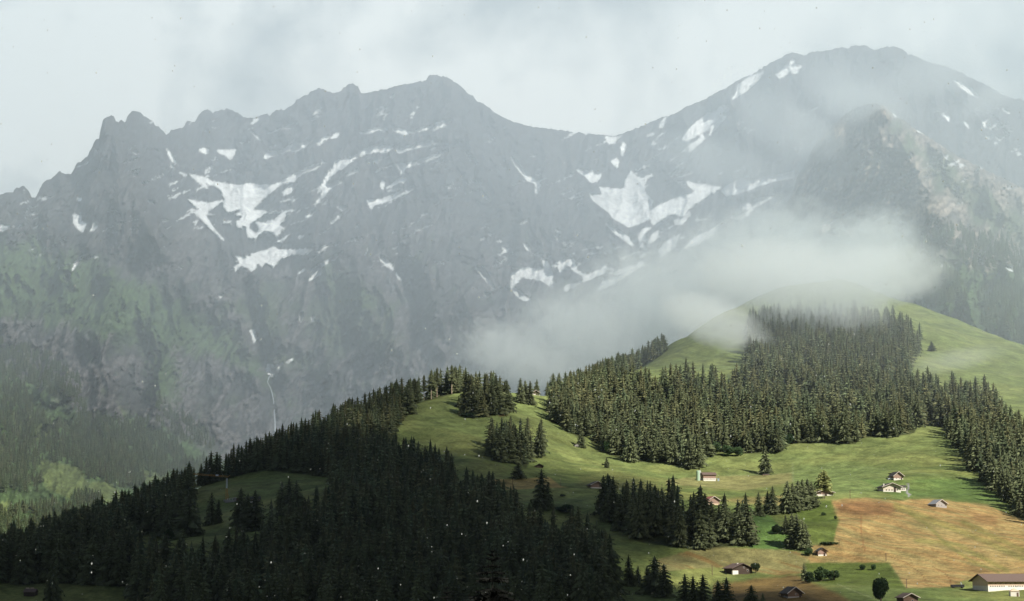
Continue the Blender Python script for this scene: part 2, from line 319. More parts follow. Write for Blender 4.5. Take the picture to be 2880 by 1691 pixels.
# ------------------------------------------------------------------ forest floor under the stands, then the trees themselves
STANDS = [ # label, group, polygon of trunk bases, spacing, height range
 ('left', [(-150,1650),(0,1592),(100,1556),(200,1522),(400,1440),(600,1350),(800,1272),(1000,1188),(1120,1137),(1150,1118),(1185,1112),(1165,1150),(1135,1182),(1100,1235),(1080,1300),(940,1345),(735,1322),(600,1358),(540,1377),(545,1400),(510,1450),(470,1490),(400,1505),(250,1545),(140,1600),(-150,1680)], 8.2, (19, 26)),
 ('low', [(-150,1640),(140,1590),(250,1545),(350,1545),(400,1610),(560,1650),(690,1630),(745,1560),(810,1525),(920,1480),(930,1400),(1080,1305),(1130,1330),(1210,1345),(1262,1362),(1285,1425),(1345,1425),(1400,1440),(1462,1500),(1525,1560),(1640,1572),(1700,1610),(1722,1690),(1722,1800),(380,1800),(370,1650),(230,1645),(120,1642),(-150,1640)], 8.0, (23, 31)),
 ('none', [(1150,1137),(1182,1133),(1240,1119),(1305,1100),(1330,1093),(1250,1089),(1200,1096),(1150,1110)], 6.5, (22, 27)),
 ('upper', [(1300,1167),(1340,1173),(1385,1171),(1428,1155),(1424,1136),(1380,1132),(1305,1138)], 8.5, (28, 34)),
 ('middle', [(1366,1278),(1400,1300),(1440,1302),(1480,1318),(1497,1290),(1532,1280),(1530,1252),(1450,1250),(1370,1252)], 9.0, (24, 31)),
 ('dark', [(1682,1436),(1722,1482),(1800,1526),(1960,1546),(2103,1534),(2098,1488),(2040,1476),(1950,1462),(1900,1450),(1840,1452),(1760,1438),(1700,1424)], 8.0, (20, 27)),
 ('edge', [(1545,1172),(1588,1210),(1640,1236),(1652,1214),(1632,1180),(1580,1140),(1550,1135)], 8.0, (23, 29)),
 ('main', [(1662,1250),(1702,1272),(1760,1298),(1874,1304),(1937,1318),(1977,1314),(1994,1270),(2091,1277),(2185,1272),(2205,1248),(2320,1247),(2405,1250),(2423,1232),(2520,1228),(2571,1219),(2582,1196),(2645,1202),(2708,1280),(2748,1326),(2794,1372),(2834,1412),(2845,1449),(2880,1462),(3000,1500),(3000,1240),(2900,1230),(2840,1220),(2820,1180),(2780,1130),(2560,1105),(2555,1040),(2590,985),(2590,955),(2540,925),(2400,900),(2200,900),(2110,915),(2100,960),(2112,1030),(2080,1085),(2046,1108),(1943,1085),(1874,1092),(1794,1088),(1700,1110),(1660,1130),(1600,1130),(1575,1140),(1640,1180),(1660,1214)], 9.3, (20, 30)),
 ('skyline', [(1585,1112),(1640,1094),(1760,1040),(1880,978),(1860,1000),(1794,1040),(1720,1076),(1660,1116),(1600,1128)], 8.5, (19, 26)),
]
def wpts(poly, spacing, seed):
    r = np.random.default_rng(seed); P = np.array(poly, float)
    hs = [hit(px, py) for px, py in P]; hs = [h for h in hs if h is not None]
    hx = [h[0] for h in hs]; hy = [h[1] for h in hs]
    x0, x1, y0, y1 = min(hx) - 60, max(hx) + 60, min(hy) - 60, max(hy) + 130
    nx = int((x1 - x0) / spacing) + 1; ny = int((y1 - y0) / spacing) + 1
    X_, Y_ = np.meshgrid(np.arange(nx), np.arange(ny)); X_ = x0 + (X_ + r.uniform(-.48, .48, X_.shape)) * spacing; Y_ = y0 + (Y_ + r.uniform(-.48, .48, Y_.shape)) * spacing
    X_ = X_.ravel(); Y_ = Y_.ravel(); k = Y_ > 820; X_ = X_[k]; Y_ = Y_[k]; Z_ = height(X_, Y_); px, py = proj(X_, Y_, Z_)
    k = sdf(px, py, poly) > -1.0 + 9 * np.abs(fbm(X_ / 24, Y_ / 24, 2, seed)) - 2
    return X_[k], Y_[k], Z_[k]
def hidden_by(x, y, z, top):
    """metres of the trunk foot buried behind a nearer rise of ground, as seen from the viewpoint"""
    out = np.zeros(len(x))
    for i in range(len(x)):
        ys = np.arange(780, y[i] - 8, 6.0)
        if len(ys): out[i] = np.max(height(x[i] / y[i] * ys, ys) / ys) * y[i] - z[i]
    return out
trees = []
for si, (nm, poly, spc, hr) in enumerate(STANDS):
    x, y, z = wpts(poly, spc, 100 + si); r = np.random.default_rng(300 + si)
    h = r.uniform(hr[0], hr[1], len(x)) * np.where(r.random(len(x)) < 0.30, r.uniform(.5, .88, len(x)), 1.0)
    # thin the stand by a clumpy map so that its edge and canopy are uneven
    keep = (fbm(x / 38, y / 38, 3, 91) > -0.72) & (r.random(len(x)) > 0.06)
    hb = hidden_by(x, y, z, h); keep &= hb < h * 0.8
    for a in np.nonzero(keep)[0]: trees.append((x[a], y[a], z[a], h[a], nm))
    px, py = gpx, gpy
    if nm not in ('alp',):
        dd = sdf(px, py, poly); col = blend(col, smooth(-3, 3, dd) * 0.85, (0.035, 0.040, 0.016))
trees = [q for q in trees if q[4] != 'none']
r = np.random.default_rng(77)
for q in ((430,1500),(452,1510),(415,1490),(400,1482),(470,1512),(792,1440),(812,1448),(664,1560),(684,1572),(832,1455)):
    p = hit(*q); trees.append((p[0], p[1], p[2] - .3, r.uniform(17, 26), 'low'))
for k in range(34):
    f = r.random(); p = hit(1150 + 160 * f, 1139 - 38 * f - 3 * r.random(), 1500)
    trees.append((p[0], p[1] + r.uniform(0, 26), float(height(p[0], p[1] + 10)), r.uniform(23, 28) * (1 if f > .15 else .8), 'grove'))
print('spruces', len(trees))

# ground mesh
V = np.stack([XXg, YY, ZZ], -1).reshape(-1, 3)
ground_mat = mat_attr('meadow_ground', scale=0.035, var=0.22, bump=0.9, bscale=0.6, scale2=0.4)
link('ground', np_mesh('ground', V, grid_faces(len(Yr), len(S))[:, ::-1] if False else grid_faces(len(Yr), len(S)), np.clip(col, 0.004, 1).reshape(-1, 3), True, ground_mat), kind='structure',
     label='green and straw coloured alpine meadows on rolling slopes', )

# ------------------------------------------------------------------ conifer templates
def spruce(seed, levels=15, br=9, rad=0.17, low=0.05, sprigs=2, droop=0.34, tipup=0.0, tone=(0.100, 0.116, 0.056), core=0.34, power=0.60, trunk_r=0.011, jag=0.3):
    r = np.random.default_rng(seed); V = []; F = []; K = []
    def tri(a, b, c, s):
        i = len(V); V.extend([a, b, c]); F.append((i, i + 1, i + 2)); K.extend([s, s, s])
    n = 7; lean = r.normal(0, .006, 2)
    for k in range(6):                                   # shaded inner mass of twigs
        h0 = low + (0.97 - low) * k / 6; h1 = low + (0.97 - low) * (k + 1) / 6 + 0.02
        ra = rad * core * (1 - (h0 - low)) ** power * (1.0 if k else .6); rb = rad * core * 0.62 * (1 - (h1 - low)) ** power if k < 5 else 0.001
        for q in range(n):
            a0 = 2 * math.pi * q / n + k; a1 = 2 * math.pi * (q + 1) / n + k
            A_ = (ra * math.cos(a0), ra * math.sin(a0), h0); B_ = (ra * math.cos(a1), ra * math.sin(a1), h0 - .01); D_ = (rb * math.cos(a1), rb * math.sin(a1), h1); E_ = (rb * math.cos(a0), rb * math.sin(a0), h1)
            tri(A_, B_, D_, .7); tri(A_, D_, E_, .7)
    asym = r.uniform(0, 2 * math.pi)
    for l in range(levels):
        h = low + (0.985 - low) * (l + r.uniform(-.25, .25)) / levels; h = max(h, low * .8)
        q = max(0.0, 1 - (h - low) / (1 - low)); R_ = rad * (q ** power) * r.uniform(.86, 1.1)
        nb = max(4, int(br * (0.45 + 0.55 * q)))
        ph = r.uniform(0, 6.28)
        for b in range(nb):
            a = ph + 2 * math.pi * b / nb + r.uniform(-.25, .25)
            L = R_ * r.uniform(1 - jag, 1 + jag * .55) * (1 + .12 * math.cos(a - asym)) + .006
            if r.random() < .05: L *= 1.25
            wd = L * r.uniform(.30, .46) + .004; ca, sa = math.cos(a), math.sin(a)
            d = droop * r.uniform(.7, 1.3); dz = -L * d; hh = h + L * .16
            lx = lean[0] * h; ly = lean[1] * h
            P = lambda u, v, zz: (lx + u * ca - v * sa, ly + u * sa + v * ca, zz)
            m_ = P(L * .55, 0, hh - L * .10); ml = P(L * .52, wd * .5, hh + dz * .55 - L * .12); mr = P(L * .52, -wd * .5, hh + dz * .55 - L * .12); tip = P(L, 0, hh + dz + tipup * L)
            root = P(0, 0, hh); s = r.uniform(.75, 1.3)
            tri(root, ml, m_, s); tri(root, m_, mr, s * .95); tri(m_, ml, tip, s * 1.05); tri(m_, tip, mr, s)
            for g in range(sprigs):
                u = L * r.uniform(.35, .95); v = r.uniform(-1, 1) * wd * .45; z0 = hh + dz * (u / L) + .004
                e = L * r.uniform(.13, .26) + .004; tw = r.uniform(-1, 1) * e
                tri(P(u - e * .4, v, z0), P(u + e * .4, v + tw * .4, z0), P(u + e * .45, v + tw, z0 - e * 1.15), s * r.uniform(.7, 1.15))
    for q in range(5):                                   # the leader
        a = q * 1.257; tri((0, 0, 1.0), (.008 * math.cos(a), .008 * math.sin(a), .955), (.008 * math.cos(a + 1.2), .008 * math.sin(a + 1.2), .955), 1)
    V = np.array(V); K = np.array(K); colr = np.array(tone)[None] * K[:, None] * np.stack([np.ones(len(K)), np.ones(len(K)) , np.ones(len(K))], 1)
    return V, np.array(F), colr
def trunk(r0=0.011, top=0.9, n=6, tone=None, low=0.0, lean=(0, 0)):
    V = []; F = []; lv = [(-.04, 1.15), (0.0, 1.1), (.03, .95), (.3, .72), (.6, .42), (top, .1)]
    for h, k in lv:
        for q in range(n): V.append((r0 * k * math.cos(6.2832 * q / n) + lean[0] * h, r0 * k * math.sin(6.2832 * q / n) + lean[1] * h, h))
    for l in range(len(lv) - 1):
        for q in range(n): F.append((l * n + q, l * n + (q + 1) % n, (l + 1) * n + (q + 1) % n, (l + 1) * n + q))
    return np.array(V), np.array(F)
needle_mat = mat_attr('spruce_needles', scale=6.0, var=0.25, objrand=0.28, rough=0.75, transl=0.12, spec=0.12)
mass_mat = mat_attr('forest_needles', scale=0.5, var=0.25, rough=0.75, transl=0.12, spec=0.12)
leaf_mat = mat_attr('leaves', scale=4.0, var=0.25, objrand=0.12, rough=0.6, transl=0.25, spec=0.2)
bark_mat = mat_basic('bark', (0.115, 0.085, 0.062), 0.9, 0.3, 14.0)
NV = 8
tmpl = []
for k in range(NV):
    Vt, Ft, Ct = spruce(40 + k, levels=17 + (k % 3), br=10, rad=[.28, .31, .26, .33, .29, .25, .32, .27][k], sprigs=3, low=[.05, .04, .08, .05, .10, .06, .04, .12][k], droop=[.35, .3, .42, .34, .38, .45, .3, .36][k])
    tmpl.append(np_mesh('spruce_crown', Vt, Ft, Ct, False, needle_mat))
bareV, bareF, bareC = spruce(77, levels=11, br=9, rad=.19, low=.42, sprigs=2)
bare_me = np_mesh('spruce_crown', bareV, bareF, bareC, False, needle_mat)
tv, tf = trunk(); trunk_me = np_mesh('trunk', tv, tf, None, True, bark_mat)
tv, tf = trunk(.016); trunk_pale = np_mesh('trunk', tv, tf, None, True, mat_basic('pale_bark', (0.34, 0.27, 0.20), 0.9, 0.25, 14.0))
lod = [spruce(140 + k, levels=10, br=7, rad=[.29, .31, .27, .33, .28, .26][k], sprigs=2, low=.06) for k in range(6)]
protos = []
def place_spruce(x, y, z, h, label, group=None, variant=None, wid=1.0, name='spruce_tree', me=None, tme=None, r=random.Random(5), cat='spruce'):
    root = thing(name, label, cat, (x, y, z), r.uniform(0, 6.28), group)
    root.scale = (h * wid, h * wid, h)
    c = link('crown', me or tmpl[variant if variant is not None else r.randrange(NV)], root)
    tr = link('trunk', tme or trunk_me, root)
    return root
# visible size of every tree, nearest first
tr_ = sorted(trees, key=lambda q: q[1]); W_, H_ = 960, 564; buf = np.zeros((H_, W_), bool); vis = []
for (x, y, z, h, nm) in tr_:
    px, pt = proj(x, y, z + h); _, pb = proj(x, y, z); a = px / 3; t0 = int(max(0, pt / 3)); b0 = int(min(H_, pb / 3)); cnt = 0; hw = h * .17 * FPX / y / 3
    for j in range(t0, b0):
        w_ = hw * (j - t0 + .5) / max(1, b0 - t0); i0 = int(max(0, round(a - w_))); i1 = int(min(W_, round(a + w_) + 1))
        if i1 > i0: cnt += int((~buf[j, i0:i1]).sum()); buf[j, i0:i1] = True
    vis.append(cnt)
SPECIAL = 72
order = sorted(range(len(tr_)), key=lambda i: -vis[i]); indiv = set(order[:300 - SPECIAL])
LAB = {'left': ('dark spruce in the long shaded forest along the left ridge', 'spruces of the left ridge forest'),
 'low': ('nearly black spruce in the shaded forest filling the lower left slope', 'spruces of the lower left forest'),
 'grove': ('spruce with a bare lower trunk in the grove on the hilltop', 'spruces of the hilltop grove'),
 'upper': ('dark spruce in the dense clump just below the hilltop', 'spruces of the clump below the hilltop'),
 'middle': ('dark spruce in the clump halfway down the central meadow', 'spruces of the clump in the central meadow'),
 'dark': ('dark spruce in the long wood left of the green gully slope', 'spruces of the wood by the gully slope'),
 'edge': ('spruce in the wedge of trees at the left tip of the big sunlit forest', 'spruces at the left tip of the sunlit forest'),
 'main': ('sunlit spruce in the big forest covering the right hillside', 'spruces of the right hillside forest'),
 'skyline': ('misty spruce on the crest line leading up into the cloud', 'spruces on the crest under the cloud'),
 'alp': ('hazy spruce on the far slope above the upper right pasture', 'spruces above the upper right pasture')}
print('in view', sum(1 for v in vis if v > 0))
rr = random.Random(11)
MV = []; MF = []; MC = []; off = 0
for i, (x, y, z, h, nm) in enumerate(tr_):
    if i in indiv:
        bare = nm == 'grove'
        place_spruce(x, y, z, h, LAB[nm][0], LAB[nm][1], None, rr.uniform(.92, 1.12) * (1.0 if nm in ('left', 'low', 'dark') else .92), me=bare_me if bare and rr.random() < .7 else None, tme=trunk_pale if bare else None)
    else:
        V_, F_, C_ = lod[rr.randrange(6)]; a = rr.uniform(0, 6.28); ca, sa = math.cos(a), math.sin(a); wd = rr.uniform(.85, 1.12) * h
        q = np.empty_like(V_); q[:, 0] = x + wd * (V_[:, 0] * ca - V_[:, 1] * sa); q[:, 1] = y + wd * (V_[:, 0] * sa + V_[:, 1] * ca); q[:, 2] = z + h * V_[:, 2]
        k = rr.uniform(.7, 1.35); hue = rr.uniform(-.12, .14)
        MV.append(q); MF.append(F_ + off); off += len(V_); MC.append(C_ * k * 1.08 * np.array((1 + hue, 1, 1 - hue * .5))[None])
link('spruce_forest', np_mesh('spruce_forest', np.concatenate(MV), np.concatenate(MF), np.concatenate(MC), False, mass_mat), kind='stuff', label='mass of further spruces covering the hillsides', category='forest')

# ------------------------------------------------------------------ the mountains: relief laid over surveyed distances
def q1(l): return [(x / 1.75, y / 1.75) for x, y in l]
def q2(l): return [(x / 1.75 + 1440, y / 1.75) for x, y in l]
TOP = [(-330, 600), (-200, 560), (-60, 556)] + q1([(0,958),(40,945),(60,950),(75,930),(110,913),(130,930),(145,945),(155,970),(175,975),(190,940),(205,910),(230,885),(260,875),(290,845),(320,855),(350,855),(365,835),(370,810),(395,795),(430,775),(445,735),(465,700),(488,680),(492,650),(500,620),(508,585),(530,578),(545,568),(563,570),(568,600),(590,597),(600,592),(612,605),(618,600),(625,575),(640,555),(662,543),(690,552),(710,572),(735,585),(755,598),(765,615),(800,640),(820,665),(845,640),(880,635),(905,625),(920,590),(945,605),(965,590),(980,560),(1000,548),(1020,537),(1035,545),(1045,558),(1060,548),(1090,540),(1120,535),(1150,548),(1175,560),(1200,575),(1220,580),(1260,578),(1290,570),(1315,558),(1328,565),(1345,550),(1380,538),(1400,540),(1430,520),(1450,512),(1458,490),(1490,475),(1530,455),(1560,433),(1590,438),(1615,450),(1635,458),(1670,450),(1685,438),(1710,420),(1735,410),(1760,425),(1772,455),(1780,460),(1820,455),(1870,440),(1920,435),(1980,415),(2060,405),(2095,395),(2115,372),(2135,368),(2160,375),(2180,372),(2220,393),(2265,420),(2300,455),(2325,468),(2350,500),(2390,515),(2430,550),(2470,575),(2519,597)]) \
 + q2([(50,612),(120,628),(200,635),(260,645),(330,656),(380,657),(440,665),(500,670),(560,650),(640,620),(700,592),(760,572),(800,560),(860,525),(940,492),(1000,460),(1060,430),(1100,400),(1170,372),(1230,335),(1280,305),(1320,285),(1370,258),(1395,260),(1420,268),(1450,272),(1460,260),(1520,250),(1570,248),(1600,235),(1650,237),(1680,225),(1735,220),(1760,235),(1785,250),(1810,240),(1840,230),(1880,228),(1910,240),(1950,265),(2000,285),(2060,310),(2130,325),(2200,350),(2260,385),(2320,410),(2370,440),(2420,470),(2460,483),(2500,487),(2519,495)]) + [(2960, 300), (3200, 360)]
DC = [(-330,560,4800),(0,540,5100),(180,480,5200),(300,320,5300),(480,370,5900),(800,330,6300),(1220,212,6600),(1500,350,6700),(1720,382,6750),(2000,230,6850),(2430,130,6900),(2880,280,7000),(3200,360,7000),
 (0,750,4400),(300,600,4800),(480,480,5500),(640,540,5900),(800,480,6100),(1000,560,5900),(1200,400,6200),(1400,620,5900),(1760,560,6200),(1850,650,6050),(2200,400,6450),(2200,600,6150),(2880,450,6500),
 (0,1000,3650),(300,880,4150),(600,880,4650),(760,1040,4450),(1000,850,4900),(1200,850,4950),(1400,850,5200),(1800,900,5300),(2300,900,5000),(2880,700,5300),(700,700,5400),(1000,720,5350),(1500,780,5500),
 (0,1200,3000),(300,1230,3150),(560,1240,3500),(780,1200,4050),(1000,1150,4250),(1300,1050,4500),(0,1450,2550),(300,1400,2750),(600,1400,3000),(900,1400,3300),(1500,1500,3900),(2500,1500,4200),(-330,1000,3400),(-330,1500,2400),(3200,1000,5000)]
DF = TPS([(a, b) for a, b, c in DC], [c for a, b, c in DC], reg=3e-3)
def tent(U, Vv, pl, wdt): return np.clip(1 - sdf_line(U, Vv, pl) / wdt, 0, 1)
SNOW = [q1(p) for p in ([(935,857),(975,868),(1000,890),(1020,925),(1000,915),(965,885)],
 [(990,870),(1040,895),(1100,905),(1170,915),(1230,905),(1280,915),(1345,912),(1395,890),(1440,862),(1500,835),(1545,812),(1582,808),(1560,828),(1500,848),(1460,872),(1450,890),(1395,900),(1335,940),(1300,975),(1265,1010),(1240,1040),(1290,1038),(1310,1045),(1270,1075),(1225,1100),(1225,1130),(1258,1150),(1240,1175),(1222,1168),(1210,1110),(1170,1125),(1165,1095),(1200,1060),(1165,1060),(1190,1030),(1120,1045),(1100,1020),(1105,980),(1090,940),(1060,915),(1010,895)],
 [(930,985),(975,995),(1035,1000),(1095,988),(1060,1015),(1020,1045),(1012,1065),(1040,1110),(1060,1140),(1100,1180),(1050,1140),(1000,1090),(960,1045),(985,1030),(955,1010)],
 [(1260,1095),(1300,1100),(1350,1085),(1395,1045),(1408,1038),(1395,1090),(1370,1110),(1395,1125),(1360,1165),(1345,1145),(1310,1135),(1270,1155),(1253,1190),(1258,1160),(1280,1130)],
 [(1165,1262),(1200,1270),(1250,1250),(1330,1225),(1350,1217),(1370,1235),(1440,1232),(1500,1228),(1535,1230),(1490,1250),(1430,1255),(1380,1275),(1345,1315),(1310,1290),(1290,1310),(1270,1290),(1240,1335),(1220,1315),(1190,1305),(1160,1330),(1155,1300),(1185,1290)],
 [(1565,1230),(1600,1210),(1625,1200),(1600,1225),(1570,1240)],
 [(1535,1330),(1580,1300),(1620,1275),(1680,1243),(1665,1262),(1625,1285),(1585,1310),(1575,1350),(1550,1365),(1522,1378),(1545,1345)],
 [(1470,1345),(1500,1322),(1490,1335)],
 [(1300,775),(1310,750),(1340,742),(1370,750),(1420,720),(1460,708),(1500,705),(1528,692),(1500,722),(1450,745),(1420,740),(1380,755),(1340,765),(1310,780)],
 [(1562,705),(1600,675),(1615,675),(1590,700),(1570,712)],[(1630,680),(1655,658),(1668,660),(1655,678)],
 [(1565,945),(1590,900),(1600,870),(1640,820),(1650,800),(1685,785),(1720,780),(1745,770),(1790,740),(1830,720),(1870,725),(1900,715),(1930,725),(1905,750),(1850,745),(1800,755),(1755,775),(1720,800),(1690,825),(1660,840),(1625,870),(1600,905),(1640,900),(1680,895),(1625,925),(1600,960),(1570,990),(1550,1005),(1580,960),(1600,920)],
 [(1395,945),(1420,920),(1460,905),(1425,950),(1400,960)],[(1705,865),(1740,840),(1765,835),(1730,858)],
 [(1775,655),(1800,650),(1840,635),(1890,630),(1900,642),(1860,638),(1820,652)],
 [(1932,628),(1960,635),(2010,648),(2028,655),(1990,658),(1945,645)],[(2040,650),(2080,632),(2120,622),(2100,638),(2060,645)],[(2135,635),(2150,608),(2215,592),(2200,612),(2150,635)],
 [(1955,740),(2000,725),(2060,710),(2110,695),(2155,682),(2150,700),(2095,718),(2040,730),(1985,745),(1965,755)],
 [(1952,805),(1985,808),(2040,800),(2080,785),(2130,770),(2190,742),(2160,768),(2100,790),(2030,812),(1990,830),(1982,865),(1972,835)],
 [(1920,920),(1950,890),(1985,865),(2000,880),(1985,900),(1975,890),(1945,905)],
 [(1810,985),(1850,988),(1900,975),(1950,955),(1990,930),(2035,915),(2000,950),(1960,968),(1900,992),(1850,1005),(1825,1025)],
 [(1390,636),(1430,615),(1465,605),(1440,622),(1400,632)],[(1240,608),(1250,590),(1268,588),(1250,605)],[(1240,648),(1262,668),(1282,690),(1270,682)],
 [(980,740),(1010,730),(1025,740),(1022,755),(1000,750)],[(1070,740),(1110,742),(1160,738),(1150,762),(1130,782),(1110,760),(1085,755)],
 [(822,735),(845,765),(865,805),(850,795),(830,760)],[(885,848),(915,865),(905,862)],[(842,815),(856,828),(845,825)],
 [(362,1060),(395,1062),(400,1090),(420,1100),(405,1140),(385,1125),(365,1095)],[(450,1135),(465,1100),(475,1112),(460,1135)],[(355,1325),(372,1290),(400,1260),(385,1290),(360,1330)],[(332,1385),(330,1360),(345,1352)],
 [(0,1118),(20,1110),(45,1112),(15,1135),(0,1138)],[(732,990),(760,995),(745,998)],[(380,977),(398,980),(392,990)],
 [(1870,1260),(1890,1265),(1920,1300),(1935,1325),(1905,1310),(1880,1285)],[(1950,1345),(1975,1380),(1965,1375)],
 [(2345,1318),(2375,1315),(2405,1365),(2432,1420),(2400,1390),(2370,1350)],[(2385,1445),(2415,1443),(2400,1460)],
 [(2300,760),(2335,785),(2345,802),(2320,790)],[(2320,888),(2345,905),(2370,900),(2355,920)],[(2368,940),(2380,955),(2413,990),(2390,975)],
 [(1665,1020),(1710,1018),(1685,1035)],[(1508,1068),(1550,1040),(1535,1060)],[(1630,1098),(1680,1052),(1660,1080)],[(1075,1448),(1098,1450),(1085,1465)],[(2475,1220),(2500,1228),(2490,1242)],
 [(1880,890),(1892,900),(1885,930),(1875,915)],[(1360,1195),(1420,1158),(1385,1190)],[(1468,1168),(1490,1160),(1475,1175)],[(1920,475),(1940,468),(1932,478)])] \
 + [q2(p) for p in ([(0,778),(35,810),(60,850),(95,880),(130,900),(138,912),(125,950),(115,945),(120,905),(80,890),(50,855),(20,815)],
 [(320,835),(350,835),(380,850),(395,842),(410,865),(438,860),(420,890),(390,898),(365,870)],
 [(462,675),(518,675),(510,700),(480,708)],[(545,700),(560,715),(550,745),(540,765),(538,730)],[(490,795),(515,782),(525,800),(515,825)],
 [(385,955),(415,958),(450,965),(435,925),(480,930),(540,935),(560,920),(555,890),(575,870),(585,845),(600,870),(640,880),(690,862),(655,890),(645,930),(660,960),(690,990),(685,1015),(640,1035),(700,1025),(745,1005),(790,985),(840,965),(880,958),(905,940),(870,915),(862,895),(900,908),(950,910),(1025,925),(975,955),(930,985),(900,1010),(860,1035),(840,1065),(790,1050),(740,1075),(700,1105),(685,1095),(690,1070),(640,1095),(575,1115),(530,1090),(500,1075),(480,1045),(440,1015),(400,985)],
 [(1030,940),(1080,905),(1120,885),(1160,875),(1165,895),(1210,885),(1260,870),(1330,858),(1390,845),(1385,870),(1340,880),(1280,895),(1220,910),(1170,935),(1140,940),(1100,950),(1060,968)],
 [(1135,1005),(1180,995),(1230,975),(1292,965),(1250,990),(1210,1010),(1170,1025),(1140,1028)],[(1080,1070),(1130,1060),(1195,1020),(1160,1060),(1120,1078)],
 [(465,1103),(510,1125),(560,1160),(595,1190),(590,1212),(560,1185),(510,1150)],[(620,1160),(645,1130),(680,1122),(650,1150),(660,1175),(635,1185),(655,1225),(640,1225)],[(675,1195),(700,1150),(720,1140),(700,1185)],
 [(800,1085),(855,1080),(840,1100),(805,1105)],[(725,1235),(760,1190),(820,1162),(800,1215),(750,1250),(735,1265)],[(850,1220),(900,1170),(960,1145),(1020,1110),(980,1160),(920,1200)],
 [(0,1320),(40,1325),(80,1318),(130,1330),(165,1318),(145,1268),(175,1290),(195,1340),(200,1390),(185,1405),(140,1375),(90,1372),(50,1360),(0,1420)],
 [(0,1415),(30,1430),(90,1475),(60,1480),(20,1450)],[(200,1310),(230,1290),(260,1270),(300,1272),(310,1310),(330,1340),(380,1350),(430,1330),(465,1318),(450,1345),(400,1365),(350,1385),(260,1435),(265,1410),(350,1385),(355,1360),(310,1335),(290,1310),(270,1300),(240,1340),(225,1310)],
 [(425,1425),(450,1385),(520,1365),(640,1310),(600,1335),(540,1370),(500,1395),(440,1425)],
 [(480,1345),(560,1320),(640,1290),(655,1305),(600,1322),(520,1350)],
 [(215,1150),(228,1155),(235,1190),(225,1180)],[(60,1200),(75,1205),(92,1235),(70,1225)],[(42,1100),(70,1080),(80,1080),(60,1100)],
 [(845,685),(870,640),(900,610),(940,580),(970,555),(990,560),(1010,540),(1040,520),(1055,525),(1030,560),(1050,580),(1010,625),(975,665),(985,625),(940,650),(900,670),(860,692)],
 [(840,745),(870,715),(920,690),(935,665),(945,680),(920,710),(880,740)],[(1085,485),(1110,450),(1115,420),(1170,380),(1235,355),(1210,395),(1160,440),(1120,465)],[(725,625),(745,590),(762,575),(750,605),(740,628)],
 [(1302,365),(1330,345),(1345,325),(1380,318),(1420,325),(1405,345),(1370,345),(1350,365),(1320,385)],[(1370,310),(1385,293),(1392,300),(1380,318)],[(1380,355),(1410,350),(1395,362)],
 [(2180,395),(2220,410),(2260,440),(2295,475),(2260,465),(2210,430)],[(2320,595),(2340,592),(2345,622),(2325,625)],[(2130,572),(2150,575),(2150,595)],[(2225,600),(2240,608),(2248,630)],[(2340,675),(2362,672),(2355,685)],[(2385,675),(2410,688),(2395,685)],[(2417,538),(2447,556),(2440,555)])] \
 + [[(755,1025),(775,1030),(795,1020),(780,1048),(768,1060),(755,1052),(750,1038)], [(805,1018),(822,1011),(812,1022)], [(705,930),(712,928),(722,950),(714,962)], [(844,885),(852,880),(846,905)], [(876,892),(882,888),(880,904)]]
GREEN = [([(-330,680),(0,680),(100,690),(200,720),(330,760),(440,800),(520,850),(640,900),(700,960),(745,1030),(735,1080),(640,1020),(560,1000),(440,1000),(400,960),(260,960),(180,920),(60,900),(-330,880)], 1.0),
 ([(-330,1020),(0,1020),(80,1050),(170,1100),(250,1170),(330,1190),(410,1180),(450,1190),(520,1220),(600,1265),(640,1300),(640,1500),(-330,1500)], 1.0), ([(420,960),(500,1010),(520,1090),(480,1150),(430,1120),(420,1040)], .9),
 ([(900,720),(960,760),(1080,830),(1120,880),(1060,900),(960,860),(880,800)], .7), ([(820,880),(950,830),(1150,940),(1100,1010),(900,980)], .45), ([(740,1000),(860,980),(900,1040),(790,1050)], .6),
 ([(820,1140),(845,1130),(850,1190),(830,1200)], .8), ([(620,850),(760,800),(820,830),(800,930),(700,930)], .6)]
